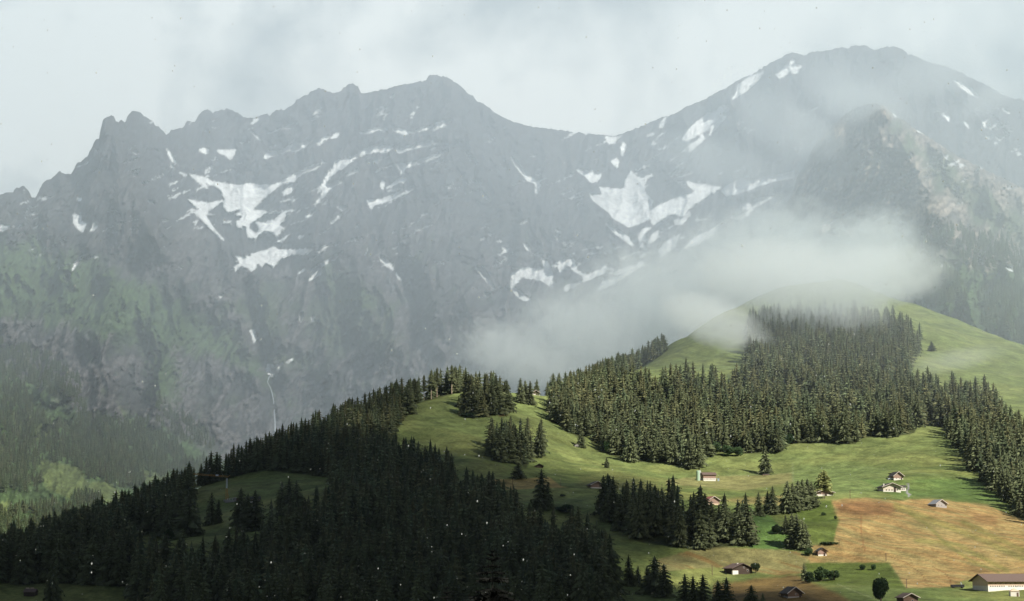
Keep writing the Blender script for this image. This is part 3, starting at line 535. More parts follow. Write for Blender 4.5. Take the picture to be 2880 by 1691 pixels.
def rock_sheet(name, top, Dfun, u0, u1, vbot, step, rel, seed, snow, green, extra=None, label=None, tone=(0.066, 0.066, 0.070), jag=2.8, palev=0, meadow=(), soft=0.0):
    us = np.arange(u0, u1, step); tx = [p[0] for p in top]; ty = [p[1] for p in top]
    tp = np.interp(us, tx, ty) + jag * fbm(us / 13, us * 0 + seed, 4, seed) + jag * 1.3 * perlin(us / 5.3, us * 0 + .5, seed + 3)
    nr = int((vbot - min(ty)) / step); q = np.linspace(0, 1, nr)[:, None]
    U = np.broadcast_to(us[None], (nr, len(us))).copy(); Vv = tp[None] + (vbot - tp[None]) * q
    D0 = Dfun(U, Vv)
    wx = fbm(U / 260, Vv / 260, 3, seed + 5) * 45; wy = fbm(U / 260, Vv / 260, 3, seed + 9) * 45
    a = ridged((U + wx) / 190, (Vv + wy) / 420, 6, seed + 20, .55)                # gullies running down the face
    b = ridged((U + wx * .6 + Vv * .35) / 62, (Vv + wy * .5) / 130, 5, seed + 40, .6)
    st = (Vv + 0.36 * U + wy * .8 + 30 * fbm(U / 60, Vv / 60, 3, seed + 60)) / 30.0     # dipping strata: ledges and bands
    ter = (st - np.floor(st)); ter = np.where(ter < .72, ter / .72, (1 - ter) / .28)
    fn = fbm(U / 9, Vv / 11, 4, seed + 80, .6)
    edge = smooth(0, 26, Vv - tp[None])
    Dd = -rel * ((a - 0.85) * 1.0 + (b - .8) * .34 + ter * .16 * smooth(.2, -.3, perlin(U / 300, Vv / 200, seed + 2)) + fn * .05) * (0.25 + 0.75 * edge) * (1 - soft * (1 - smooth(480, 760, Vv))) * (1 - .75 * (soft > 0) * smooth(1130, 1280, Vv))
    if extra is not None: Dd = Dd + extra(U, Vv)
    sn = np.full(U.shape, -99.0); 
    w1 = fbm(U / 7, Vv / 5, 4, seed + 90, .6) * 2.6 + perlin((U + Vv) / 5, (Vv - U) / 22, seed + 95) * 2.4     # ragged melt edges drawn out down the strata
    for p in snow:
        P = np.array(p); m = (U > P[:, 0].min() - 14) & (U < P[:, 0].max() + 14) & (Vv > P[:, 1].min() - 14) & (Vv < P[:, 1].max() + 14)
        if m.any(): sn[m] = np.maximum(sn[m], sdf(U[m] + w1[m] * .62, Vv[m] + w1[m] * .62, p) + 2.7)
    sm = smooth(-.6, 1.0, sn)
    rq = ridged((Vv + U * .4 + w1) / 40, (U - Vv * .4) / 190, 4, seed + 7, .6)
    sp_ = (rq > np.percentile(rq, 92)) & (fbm(U / 150, Vv / 110, 2, seed + 6) > .05) & (Vv < 760) & (len(snow) > 0)
    sm = np.maximum(sm, sp_ * 0.75 * (np.abs(Vv - 560) < 260))
    Dd = Dd * (1 - 0.5 * sm)
    D = D0 + Dd
    dx, dz = ray(U, Vv); Xw, Zw = dx * D, dz * D
    tn = np.array(tone); c = np.zeros(U.shape + (3,)) + tn
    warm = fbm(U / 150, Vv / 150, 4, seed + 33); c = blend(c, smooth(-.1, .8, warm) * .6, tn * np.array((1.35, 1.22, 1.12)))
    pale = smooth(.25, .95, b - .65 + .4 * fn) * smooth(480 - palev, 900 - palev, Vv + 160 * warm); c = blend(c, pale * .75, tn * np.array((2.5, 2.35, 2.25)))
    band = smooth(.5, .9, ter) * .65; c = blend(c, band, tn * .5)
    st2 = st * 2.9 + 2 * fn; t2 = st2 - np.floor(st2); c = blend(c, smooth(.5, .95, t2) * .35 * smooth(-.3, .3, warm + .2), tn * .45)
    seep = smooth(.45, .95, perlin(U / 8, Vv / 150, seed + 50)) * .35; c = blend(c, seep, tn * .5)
    gm = np.zeros(U.shape)
    for p, k in green: gm = np.maximum(gm, k * smooth(-22, 22, sdf(U + 40 * fn + wx * .2, Vv + wy * .3 + 26 * fn, p) + 22 * (0.55 - b * .55) * 2))
    gsp = smooth(.1, .9, fbm(U / 34, Vv / 46, 4, seed + 70) + .3 * (.8 - b)) * smooth(560, 800, Vv) * .45
    gm = np.clip(np.maximum(gm, gsp if green else gm), 0, 1)
    gcol = np.array((0.072, 0.112, 0.046)); c = c * (1 - gm[..., None]) + gcol * gm[..., None] * (1 + .3 * warm[..., None])
    for p in meadow: c = blend(c, smooth(-5, 5, sdf(U + 6 * fn, Vv + 4 * fn, p)), (0.108, 0.138, 0.052))
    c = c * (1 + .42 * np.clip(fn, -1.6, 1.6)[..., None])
    c = c * (1 - sm[..., None]) + np.array((0.84, 0.87, 0.88)) * sm[..., None]
    # the far side, falling away behind the crest
    bk = []
    for dd, drop in ((60, 35), (160, 110), (400, 300), (900, 650), (1500, 1100)):
        bk.append(np.stack([Xw[0] * (1 + dd / D[0]), D[0] + dd, Zw[0] - drop], -1))
    Vt = np.concatenate([np.stack(bk[::-1]), np.stack([Xw, D, Zw], -1)], 0)
    ct = np.concatenate([np.broadcast_to(c[0][None], (5,) + c[0].shape), c], 0)
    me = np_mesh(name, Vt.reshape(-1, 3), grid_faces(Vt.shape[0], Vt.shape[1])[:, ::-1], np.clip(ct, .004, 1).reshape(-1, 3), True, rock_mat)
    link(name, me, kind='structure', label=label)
    return dict(U=U, V=Vv, D=D, u0=u0, step=step, tp=tp, vbot=vbot, nr=nr)
def sheet_point(sh, px, py):
    i = int(round((px - sh['u0']) / sh['step'])); i = min(max(i, 0), sh['U'].shape[1] - 1); q = (py - sh['tp'][i]) / (sh['vbot'] - sh['tp'][i]) * (sh['nr'] - 1)
    j = int(round(min(max(q, 0), sh['nr'] - 1))); D = sh['D'][j, i]; dx, dz = ray(px, py); return np.array([dx * D, D, dz * D])
rock_mat = mat_attr('mountain_rock', scale=0.012, var=0.20, bump=12.0, bscale=0.018, spec=0.05, scale2=0.06)
def extra_main(U, Vv):
    e = -420 * tent(U, Vv, [(300,322),(330,420),(360,540),(420,640)], 120) * .5
    for pl, w_, k in (([(250,690),(330,830),(300,960)], 70, 160), ([(430,660),(500,760),(560,850)], 70, 170), ([(1000,720),(1020,850),(1090,960)], 70, 190), ([(1200,740),(1230,860),(1260,960)], 60, 200), ([(1290,800),(1330,900),(1370,980)], 60, 200), ([(880,720),(850,860),(820,960)], 60, 170), ([(700,740),(660,850),(720,960)], 60, 150),
                      ([(1240,220),(1300,420),(1330,600),(1340,740)], 170, 90), ([(580,560),(500,640),(560,720)], 60, 100)):
        e -= k * tent(U, Vv, pl, w_)
    for pl, w_, k in (([(640,540),(700,640),(760,720)], 110, 220), ([(690,800),(715,930),(765,1040),(775,1180)], 36, 190), ([(1130,760),(1170,860),(1180,960)], 45, 220), ([(1780,500),(1790,620),(1760,740)], 130, 120), ([(470,500),(560,600),(660,650)], 60, 120)):
        e += k * tent(U, Vv, pl, w_)
    return e
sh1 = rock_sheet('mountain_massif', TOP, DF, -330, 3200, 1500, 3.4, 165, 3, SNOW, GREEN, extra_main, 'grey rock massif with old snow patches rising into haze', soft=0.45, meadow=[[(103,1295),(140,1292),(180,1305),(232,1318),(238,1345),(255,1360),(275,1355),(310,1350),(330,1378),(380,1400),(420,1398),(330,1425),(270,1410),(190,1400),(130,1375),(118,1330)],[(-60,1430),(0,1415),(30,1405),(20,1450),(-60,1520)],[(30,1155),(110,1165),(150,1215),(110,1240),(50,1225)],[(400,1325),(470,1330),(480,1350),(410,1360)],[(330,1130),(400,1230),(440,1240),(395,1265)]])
BT = [(1860, 760)] + q2([(1300,1080),(1380,960),(1400,880),(1450,790),(1480,730),(1530,665),(1600,600),(1650,555),(1700,525),(1780,505),(1830,520),(1900,575),(1980,630),(2080,695),(2150,742),(2230,788),(2300,820),(2360,850),(2420,880),(2480,910),(2519,930)]) + [(3010, 570), (3250, 680)]
BD = TPS([(1860,760),(2180,540),(2280,360),(2480,300),(2600,380),(2760,470),(2880,540),(3250,680),(2200,700),(2400,600),(2560,620),(2700,620),(2880,700),(2500,800),(2700,800),(2880,860),(3250,900),(2000,1000),(2400,1000),(2880,1000),(3250,1100),(2550,440)],
         [5600,5500,5400,5150,5150,5250,5300,5500,4850,4650,4350,4250,4350,3750,3600,3650,3950,4500,3700,3200,3300,4850], reg=3e-3)
def extra_b(U, Vv):
    e = 0
    for pl, w_, k in (([(2480,300),(2550,430),(2585,520),(2610,600)], 80, 260), (q2([(1940,750),(1900,850),(1850,980),(1840,1070)]), 45, 170), (q2([(1960,760),(2010,880),(2050,960),(2110,1080),(2150,1160)]), 60, 240),
                      (q2([(2300,820),(2260,900),(2330,980)]), 45, 150), (q2([(2420,880),(2380,980),(2440,1060)]), 40, 150), (q2([(2140,830),(2180,920),(2240,1010),(2300,1090)]), 45, 160), (q2([(1830,540),(1750,700),(1720,820),(1600,950)]), 60, 200), (q2([(2480,910),(2519,1000)]), 40, 120)):
        e = e - k * tent(U, Vv, pl, w_)
    for pl, w_, k in ((q2([(1880,800),(1870,900),(1800,1000)]), 40, 120), (q2([(2000,700),(2060,850),(2160,950),(2280,1040),(2450,1150)]), 35, 120), (q2([(1960,850),(1960,1000)]), 30, 130)):
        e = e + k * tent(U, Vv, pl, w_)
    return e
BG = [(q2([(1880,600),(2000,680),(2150,800),(2280,900),(2400,1000),(2519,1080),(2700,1200),(2700,1330),(2519,1230),(2350,1130),(2200,1020),(2080,920),(1960,740)]), .75), (q2([(1680,900),(1780,810),(1880,720),(1900,780),(1800,900),(1720,960)]), .6),
      (q2([(1850,1200),(2000,1180),(2150,1240),(2300,1300),(2519,1330),(2800,1400),(2800,1900),(1500,1900),(1700,1300)]), 1.0), (q2([(1940,760),(1960,800),(1935,960),(1915,940)]), .7)]
BS = [q2(p) for p in ([(1870,535),(1880,535),(1895,570),(1885,575)],[(1992,638),(2005,636),(2022,655),(2005,650)],[(2072,822),(2088,822),(2085,832)],[(2130,768),(2142,766),(2140,780)],[(1962,756),(1972,757),(1970,762)],[(2410,1298),(2450,1315),(2519,1330),(2519,1345),(2450,1330)])]
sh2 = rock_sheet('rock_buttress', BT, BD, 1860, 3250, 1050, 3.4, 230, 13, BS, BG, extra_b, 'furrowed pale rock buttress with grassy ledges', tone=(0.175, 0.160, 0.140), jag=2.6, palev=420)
# ------------------------------------------------------------------ far spruces on the mountain foot (one wooded mass each side)
def far_forest(name, sh, polys, n, hr, seed, label, tone=1.0, dens=None):
    r = np.random.default_rng(seed); MV = []; MF = []; MC = []; off = 0
    for poly, m in polys:
        P = np.array(poly); k = 0; tries = 0
        A_ = np.stack([r.uniform(P[:, 0].min(), P[:, 0].max(), m * 4), r.uniform(P[:, 1].min(), P[:, 1].max(), m * 4)], 1)
        ok = (sdf(A_[:, 0], A_[:, 1], poly) > r.uniform(-14, 8, len(A_))) & (fbm(A_[:, 0] / 45, A_[:, 1] / 30, 3, seed + 2) > -.45 + r.normal(0, .2, len(A_))); A_ = A_[ok][:m]
        for px, py in A_:
            p = sheet_point(sh, px, py); h = r.uniform(*hr); V_, F_, C_ = lod[r.integers(6)]; wd = r.uniform(.95, 1.3) * h
            MV.append(V_ * np.array((wd, wd, h)) + p - np.array((0, 0, 1.0))); MF.append(F_ + off); off += len(V_); MC.append(C_ * r.uniform(.75, 1.4) * tone * np.array((1 + r.uniform(-.22, .04), 1, .98)))
    link(name, np_mesh(name, np.concatenate(MV), np.concatenate(MF), np.concatenate(MC), False, mass_mat), kind='stuff', label=label, category='forest')
far_forest('valley_forest', sh1, [([(-60,1080),(60,1090),(120,1180),(200,1210),(220,1240),(235,1318),(190,1304),(105,1292),(112,1370),(-60,1390)], 800),
   ([(230,1150),(300,1190),(400,1190),(480,1240),(520,1300),(600,1300),(560,1340),(410,1330),(395,1375),(330,1370),(230,1310),(200,1260)], 1100),
   ([(-60,1470),(60,1440),(110,1420),(250,1432),(290,1450),(420,1425),(400,1480),(-60,1600)], 900), ([(0,960),(120,1000),(230,1080),(230,1150),(120,1090),(-40,1060)], 350), ([(243,1300),(272,1300),(276,1352),(243,1352)], 45), ([(205,1395),(285,1410),(280,1425),(205,1418)], 60), ([(440,1120),(560,1200),(600,1260),(520,1240),(440,1180)], 120)],
   0, (11, 18), 5, 'distant dim spruce woods on the valley side at left', tone=.75)
far_forest('slope_forest', sh2, [([(2500,720),(2620,740),(2700,790),(2720,870),(2640,860),(2540,820),(2480,760)], 420), ([(2740,830),(2800,790),(2880,800),(2960,860),(2960,990),(2860,960),(2780,930)], 380), ([(2560,640),(2700,650),(2880,740),(2960,800),(2880,790),(2700,730),(2600,700)], 260), ([(2740,660),(2960,700),(2960,780),(2800,740)], 120)],
   0, (15, 23), 8, 'hazy spruce woods thinning out below the rock buttress')
# waterfall down the cliff gully
wf = []; 
for k, (px, py) in enumerate([(765,1052),(756,1062),(752,1075),(760,1090),(766,1110),(770,1130),(771,1160),(773,1185),(774,1215)]):
    p = sheet_point(sh1, px, py); p = p * (1 - 14 / p[1]); w_ = [1.6, 1.0, .9, 1.0, 1.2, 1.3, 1.5, 1.6, 1.8][k]; wf.append((p, w_))
V_ = []; F_ = []
for p, w_ in wf:
    for q in range(6): a = q * math.pi / 3; V_.append(p + np.array((w_ * math.cos(a), w_ * .6 * math.sin(a), 0)))
for k in range(len(wf) - 1):
    for q in range(6): F_.append((k * 6 + q, k * 6 + (q + 1) % 6, k * 6 + 6 + (q + 1) % 6, k * 6 + 6 + q))
link('waterfall', np_mesh('waterfall', V_, F_, None, True, mat_basic('white_water', (0.42, 0.46, 0.48), .5, .1, .3)), kind='structure', label='thin white waterfall dropping down the cliff gully')

# ------------------------------------------------------------------ buildings
def boxm(V, F, x0, x1, y0, y1, z0, z1, tf=None):
    o = len(V); pts = [(x, y, z) for x in (x0, x1) for y in (y0, y1) for z in (z0, z1)]
    V.extend([tf(p) for p in pts] if tf else pts)
    F.extend([tuple(o + k for k in f) for f in ((0,1,3,2),(4,6,7,5),(0,4,5,1),(2,3,7,6),(0,2,6,4),(1,5,7,3))])
def beam(V, F, a, b, r):
    a = Vector(a); b = Vector(b); d = (b - a).normalized(); u = d.cross(Vector((0, 0, 1)));
    if u.length < 1e-3: u = Vector((1, 0, 0))
    u.normalize(); v = d.cross(u); o = len(V)
    for p in (a, b):
        for su, sv in ((-1, -1), (1, -1), (1, 1), (-1, 1)): V.append(tuple(p + u * r * su + v * r * sv))
    for k in range(4): F.append((o + k, o + (k + 1) % 4, o + 4 + (k + 1) % 4, o + 4 + k))
    F.append((o + 3, o + 2, o + 1, o)); F.append((o + 4, o + 5, o + 6, o + 7))
def pmesh(name, V, F, mat, parent=None, **kw):
    me = bpy.data.meshes.new(name); me.from_pydata([tuple(map(float, v)) for v in V], [], [tuple(f) for f in F]); me.update(); me.materials.append(mat)
    return link(name, me, parent, **kw)
PL = (0.15, 0.15, 2.2)
MT = dict(
 white=mat_basic('white_render', (0.72, 0.68, 0.60), .9, .10, 1.2), grey=mat_basic('weathered_boards', (0.36, 0.34, 0.32), .9, .3, 5, streak=PL), pinkwood=mat_basic('reddish_larch_boards', (0.30, 0.20, 0.155), .85, .25, 5, streak=PL),
 palewood=mat_basic('pale_boards', (0.62, 0.47, 0.34), .85, .15, 5, streak=PL), cream=mat_basic('cream_boards', (0.60, 0.53, 0.42), .85, .18, 4, streak=PL), dark=mat_basic('dark_boards', (0.055, 0.038, 0.028), .85, .35, 5, streak=PL), brown=mat_basic('brown_boards', (0.15, 0.095, 0.065), .85, .35, 5, streak=PL),
 rtile=mat_basic('brown_roof', (0.135, 0.095, 0.078), .85, .2, 2.5, streak=(3, .4, 1)), rgrey=mat_basic('grey_roof', (0.30, 0.31, 0.33), .6, .2, 2.5, streak=(3, .4, 1)), rdark=mat_basic('dark_roof', (0.055, 0.048, 0.046), .8, .3, 2.5, streak=(3, .4, 1)),
 trim=mat_basic('pale_barge_board', (0.60, 0.52, 0.44), .7, .1, 2), glass=mat_basic('window_glass', (0.02, 0.024, 0.03), .12, .1, 2, spec=.6), sil=mat_basic('green_silo_sheet', (0.30, 0.42, 0.30), .5, .1, 1), metal=mat_basic('grey_metal', (0.45, 0.47, 0.5), .4, .15, 3, spec=.5),
 steel=mat_basic('white_steel', (0.75, 0.78, 0.80), .4, .1, 3), yellow=mat_basic('yellow_crane_paint', (0.50, 0.26, 0.05), .5, .2, 3), red=mat_basic('red_paint', (0.50, 0.06, 0.04), .5, .2, 3), rubber=mat_basic('black_rubber', (0.02, 0.02, 0.022), .8, .2, 5),
 blue=mat_basic('pale_blue_sheet', (0.35, 0.45, 0.52), .5, .2, 3), wood=mat_basic('pole_wood', (0.13, 0.09, 0.06), .9, .3, 6), stone=mat_basic('rough_stone', (0.36, 0.34, 0.31), .95, .35, 1.5), redroof=mat_basic('red_roof_tile', (0.34, 0.13, 0.10), .8, .2, 2.5))
def house(name, label, cat, px, py, wid, dep, wall, rise, yaw=0.0, low='white', up='brown', roof='rtile', base=0.42, gable='front', over=0.8, wins=(), doors=(), chim=None, trim='trim', long_wins=None, group=None, sink=2.0, back=None, brackets=0, y0=760):
    """gable='front': the gable looks down the slope; 'side': the eaves do.  sizes in metres; wins are (x, z, w, h) on the front"""
    p = hit(px, py, y0); t_ = thing(name, label, cat, p, yaw, group)
    w2, d2 = wid / 2, dep / 2; zb = wall * base; fy = 0.0; by = dep
    V = []; F = []; boxm(V, F, -w2, w2, fy, by, -sink, zb); pmesh('wall', V, F, MT[low], t_)
    V = []; F = []; e = .06
    if gable == 'front':
        o = len(V); V += [(-w2 - e, fy - e, zb), (w2 + e, fy - e, zb), (w2 + e, fy - e, wall), (0, fy - e, wall + rise), (-w2 - e, fy - e, wall)] + [(-w2 - e, by + e, zb), (w2 + e, by + e, zb), (w2 + e, by + e, wall), (0, by + e, wall + rise), (-w2 - e, by + e, wall)]
        F += [(0, 1, 2, 3, 4), (9, 8, 7, 6, 5), (0, 5, 6, 1), (1, 6, 7, 2), (4, 9, 5, 0), (2, 7, 8, 3), (3, 8, 9, 4)]
    else:
        V += [(-w2 - e, fy - e, zb), (-w2 - e, by + e, zb), (-w2 - e, by + e, wall), (-w2 - e, d2, wall + rise), (-w2 - e, fy - e, wall)] + [(w2 + e, fy - e, zb), (w2 + e, by + e, zb), (w2 + e, by + e, wall), (w2 + e, d2, wall + rise), (w2 + e, fy - e, wall)]
        F += [(0, 1, 2, 3, 4)[::-1], (5, 6, 7, 8, 9), (0, 5, 6, 1)[::-1], (1, 6, 7, 2)[::-1], (4, 9, 5, 0)[::-1], (2, 7, 8, 3)[::-1], (3, 8, 9, 4)[::-1]]
    pmesh('upper_wall', V, F, MT[up], t_)
    V = []; F = []; th = .22
    if gable == 'front':
        sl = rise / w2; xo = w2 + over; zo = wall - over * sl; ya, yb = fy - over * 1.2, by + over
        for s in (-1, 1):
            o = len(V); V += [(0, ya, wall + rise + .05), (s * xo, ya, zo + .05), (s * xo, yb, zo + .05), (0, yb, wall + rise + .05), (0, ya, wall + rise + .05 + th), (s * xo, ya, zo + .05 + th), (s * xo, yb, zo + .05 + th), (0, yb, wall + rise + .05 + th)]
            F += [tuple(o + k for k in f) for f in ((0, 1, 2, 3), (7, 6, 5, 4), (0, 4, 5, 1), (1, 5, 6, 2), (2, 6, 7, 3))]
    else:
        sl = rise / d2; yo = d2 + over; zo = wall - over * sl; xa, xb = -w2 - over, w2 + over
        for s in (-1, 1):
            o = len(V); V += [(xa, d2, wall + rise + .05), (xa, d2 + s * yo, zo + .05), (xb, d2 + s * yo, zo + .05), (xb, d2, wall + rise + .05), (xa, d2, wall + rise + .05 + th), (xa, d2 + s * yo, zo + .05 + th), (xb, d2 + s * yo, zo + .05 + th), (xb, d2, wall + rise + .05 + th)]
            F += [tuple(o + k for k in f) for f in ((0, 1, 2, 3), (7, 6, 5, 4), (0, 4, 5, 1), (1, 5, 6, 2), (2, 6, 7, 3))]
    rf = pmesh('roof', V, F, MT[roof], t_)
    if trim and gable == 'front':
        V = []; F = []
        for s in (-1, 1): beam(V, F, (0, ya - .08, wall + rise + .16), (s * xo, ya - .08, zo + .16), .15)
        pmesh('barge_board', V, F, MT[trim], rf)
    for (x, z, w_, h_) in wins:
        V = []; F = []; boxm(V, F, x - w_ / 2 - .09, x + w_ / 2 + .09, fy - .13, fy - .05, z - .09, z + h_ + .09); fr = pmesh('window', V, F, MT['trim'], t_)
        V = []; F = []; boxm(V, F, x - w_ / 2, x + w_ / 2, fy - .16, fy - .125, z, z + h_); pmesh('pane', V, F, MT['glass'], fr)
    for (x, w_, h_) in doors:
        V = []; F = []; boxm(V, F, x - w_ / 2, x + w_ / 2, fy - .16, fy - .04, 0, h_); pmesh('door', V, F, MT['dark'], t_)
    if chim:
        x, y, h_ = chim; V = []; F = []; boxm(V, F, x - .4, x + .4, y - .4, y + .4, wall - .3, wall + rise + h_); boxm(V, F, x - .5, x + .5, y - .5, y + .5, wall + rise + h_, wall + rise + h_ + .15); pmesh('chimney', V, F, MT['white'], rf)
    for k in range(brackets):
        x = -w2 + (k + .5) * wid / brackets; V = []; F = []
        beam(V, F, (x, fy - .1, wall * .62), (x - .9, fy - over * .9, wall - .35), .09); beam(V, F, (x, fy - .1, wall * .62), (x + .9, fy - over * .9, wall - .35), .09); pmesh('bracket', V, F, MT['pinkwood'], t_)
    return t_
S_ = lambda px_, D: px_ * D / FPX          # metres subtended by frame units at a distance
house('farm_barn', 'long white walled barn with brown roof and pale boarded loft at the lower right corner', 'barn', 2863, 1660, 36, 12, 4.8, 2.9, .42, 'white', 'palewood', 'rtile', .46, 'side', 1.6,
      wins=[(-16.5 + k * 1.35 + (1.6 if k > 6 else 0), 1.7, .55, .5) for k in range(22)], brackets=12, trim=None)
p = hit(2752, 1662)
# the dark gable end annex and the aerial rack belong to the barn
t_ = thing('shed', 'small white boarded shed with pyramid roof in front of the long barn', 'shed', hit(2858, 1678)); V = []; F = []; boxm(V, F, -2.6, 1.6, 0, 3.2, -1.5, 2.5); pmesh('wall', V, F, MT['white'], t_)
V = [(-2.9, -.3, 2.5), (1.9, -.3, 2.5), (1.9, 3.5, 2.5), (-2.9, 3.5, 2.5), (-.5, 1.6, 4.0)]; F = [(0, 3, 2, 1), (0, 1, 4), (1, 2, 4), (2, 3, 4), (3, 0, 4)]; pmesh('roof', V, F, MT['palewood'], t_); V = []; F = []; boxm(V, F, .3, 1.2, -.08, 0.03, 0, 1.9); pmesh('door', V, F, MT['brown'], t_)
t_ = thing('hay_wagon', 'low dark trailer with a raised drawbar parked beside the long barn', 'trailer', hit(2693, 1654), .05); V = []; F = []; boxm(V, F, -3.3, 3.3, -.9, .9, .55, 1.7); boxm(V, F, -3.1, 3.1, -.7, .7, .45, .55); pmesh('trailer_bed', V, F, MT['rubber'], t_)
for x in (-2.3, 2.3):
    for y in (-.95, .95):
        V = []; F = []; n = 12
        for s in (-.15, .15):
            for k in range(n): V.append((x + .45 * math.cos(6.283 * k / n), y + s, .42 + .45 * math.sin(6.283 * k / n)))
        F = [(k, (k + 1) % n, n + (k + 1) % n, n + k) for k in range(n)] + [tuple(range(n))[::-1], tuple(range(n, 2 * n))]; pmesh('wheel', V, F, MT['rubber'], t_)
V = []; F = []; beam(V, F, (2.2, 0, .6), (1.7, 0, 2.9), .10); beam(V, F, (1.7, 0, 2.9), (2.9, 0, .7), .07); pmesh('drawbar', V, F, MT['metal'], t_)
house('farmhouse', 'large cream farmhouse with a shallow dark gable roof on the middle right meadow', 'farmhouse', 2509, 1384, 12.5, 13, 3.6, 2.5, .12, 'white', 'cream', 'rdark', .35, 'front', 1.3, wins=[(-4, 1.0, .7, .7), (-2, 1.0, .7, .7), (0, 1.0, .7, .7), (3.8, 1.2, .8, .8)], doors=[(2.0, 1.5, 3.4)], chim=(-4.6, 4, -.4))
house('farmhouse_annex', 'low white annex with grey roof joined to the right of the big farmhouse', 'annex', 2538, 1381, 5.2, 6, 3.0, .8, .1, 'white', 'white', 'rdark', .6, 'side', .7, wins=[(-1.3, 1.0, .6, .7), (0, 1.0, .6, .7), (1.3, 1.0, .6, .7)], trim=None)
house('chalet', 'reddish gabled chalet with grey boards standing above the big farmhouse', 'chalet', 2527, 1350, 7.2, 9, 3.1, 2.7, .22, 'white', 'pinkwood', 'rdark', .40, 'front', .9, wins=[(-1.2, 3.5, .5, .6), (-1.5, 1.0, .6, .6), (1.2, 1.0, .6, .6)], doors=[(2.5, .9, 1.7)])
house('hay_hut', 'pale grey hut with grey roof alone on the upper edge of the tan field', 'hut', 2648, 1428, 7.6, 9, 2.6, 2.5, .30, 'grey', 'grey', 'rgrey', .2, 'front', .8, wins=[(-2.2, 1.3, .5, .5), (0, 1.3, .5, .5), (2.8, 1.3, .5, .5)])
house('hay_hut', 'small reddish hut with white base beside the gully at the tan field corner', 'hut', 2313, 1564, 4.8, 5, 2.9, 1.5, .12, 'white', 'pinkwood', 'rdark', .30, 'front', .9, wins=[(-1.4, 1.1, .5, .5)], doors=[(1.2, .9, 1.8)], trim=None)
house('chalet', 'dark wooden chalet with white corner wall and chimney next to a round tree', 'chalet', 2088, 1615, 12, 9, 3.2, 2.4, .42, 'dark', 'dark', 'rtile', .4, 'front', 1.0, wins=[(1.0, 3.2, .8, .7), (3.2, 1.6, .8, .8)], chim=(-1.0, 3.5, .2), trim=None)
V = []; F = []; q = [o for o in C.objects if o.name.startswith('chalet') and o.get('label', '').startswith('dark wooden')][0]; boxm(V, F, -6.06, -2.6, -.10, 1.0, -1, 1.9); pmesh('white_wall', V, F, MT['white'], q)
house('hay_barn', 'weathered brown barn with dark roof low on the rough slope at the bottom right', 'barn', 2236, 1681, 7.2, 7.5, 2.3, 2.5, .30, 'grey', 'brown', 'rdark', .22, 'front', .9, wins=[(.5, 1.3, .7, .6)], doors=[(2.6, 1.0, 1.7)])
house('hay_barn', 'old barn with patched grey front cut by the bottom edge of the photo', 'barn', 2562, 1703, 7.0, 7, 3.6, 1.7, .25, 'grey', 'brown', 'rtile', .45, 'front', .8, wins=[(.8, 1.8, .9, .6)], doors=[(-1.4, 1.2, 2.0)])
house('cow_barn', 'barn with white base and brown roof standing beside a green silo', 'barn', 1996, 1353, 10, 8, 5.0, 1.7, .18, 'white', 'pinkwood', 'rtile', .45, 'side', .9, wins=[(-4 + k * 1.15, 1.3, .5, .45) for k in range(8)], trim=None)
t_ = thing('feed_silo', 'pale green cylindrical silo at the left end of the white based barn', 'silo', hit(1963, 1352)); V = []; F = []; n = 16
for z_, r_ in ((-1.5, 1.35), (7.2, 1.35), (7.9, .7), (8.0, .2)):
    for k in range(n): V.append((r_ * math.cos(6.283 * k / n), r_ * math.sin(6.283 * k / n), z_))
F = [(l * n + k, l * n + (k + 1) % n, l * n + n + (k + 1) % n, l * n + n + k) for l in range(3) for k in range(n)] + [tuple(range(3 * n, 4 * n))]; pmesh('silo_body', V, F, MT['sil'], t_)
V = []; F = []; beam(V, F, (1.5, -.4, 0), (1.5, -.4, 8.3), .16); beam(V, F, (1.5, -.4, 8.3), (2.3, 0, 6.2), .14); pmesh('filler_pipe', V, F, MT['steel'], t_)
t_ = thing('milk_shelter', 'small pale blue lean-to shelter at the right end of the white based barn', 'shelter', hit(2016, 1353)); V = []; F = []; boxm(V, F, -1.4, 2.2, 0, 3, 1.9, 2.1); pmesh('roof', V, F, MT['blue'], t_); V = []; F = []; boxm(V, F, .9, 2.0, .3, 2.6, -1, 1.9); pmesh('wall', V, F, MT['blue'], t_)
for x in (-1.2, .6):
    V = []; F = []; beam(V, F, (x, .2, -1), (x, .2, 1.9), .08); pmesh('post', V, F, MT['metal'], t_)
house('chalet', 'long low chalet with reddish gable half hidden behind the tall larch', 'chalet', 2320, 1395, 11.5, 8, 2.3, 1.8, .10, 'white', 'pinkwood', 'rdark', .45, 'front', 1.2, wins=[(-3, 1.2, .8, .6), (3, 1.2, .8, .6)], doors=[(.8, 1.2, 1.8)])
house('house', 'red roofed house peeping out between the dark spruce tops of the wood', 'house', 2008, 1420, 8, 8, 3.0, 2.4, .35, 'palewood', 'pinkwood', 'redroof', .3, 'front', .8, wins=[(-1, 1.2, .7, .7)])
house('hay_hut', 'little pale grey hut next to a spruce high on the central meadow', 'hut', 1625, 1258, 5.2, 5, 2.0, 1.3, .15, 'grey', 'grey', 'rdark', .3, 'front', .7, trim=None)
house('hay_hut', 'black low hut standing alone in the middle of the central meadow', 'hut', 1517, 1316, 5.6, 5, 1.6, 1.4, .05, 'dark', 'dark', 'rdark', .3, 'front', .9, trim=None)
house('chalet', 'chalet with reddish front half hidden by the left end of the dark wood', 'chalet', 1680, 1374, 9, 8, 2.6, 2.2, .30, 'white', 'pinkwood', 'rdark', .30, 'front', 1.1)
house('chalet', 'dark chalet with a thin pale roof edge among the trees of the shaded slope', 'chalet', 442, 1561, 7.4, 8, 2.4, 1.9, -.10, 'dark', 'dark', 'rdark', .3, 'front', .9)
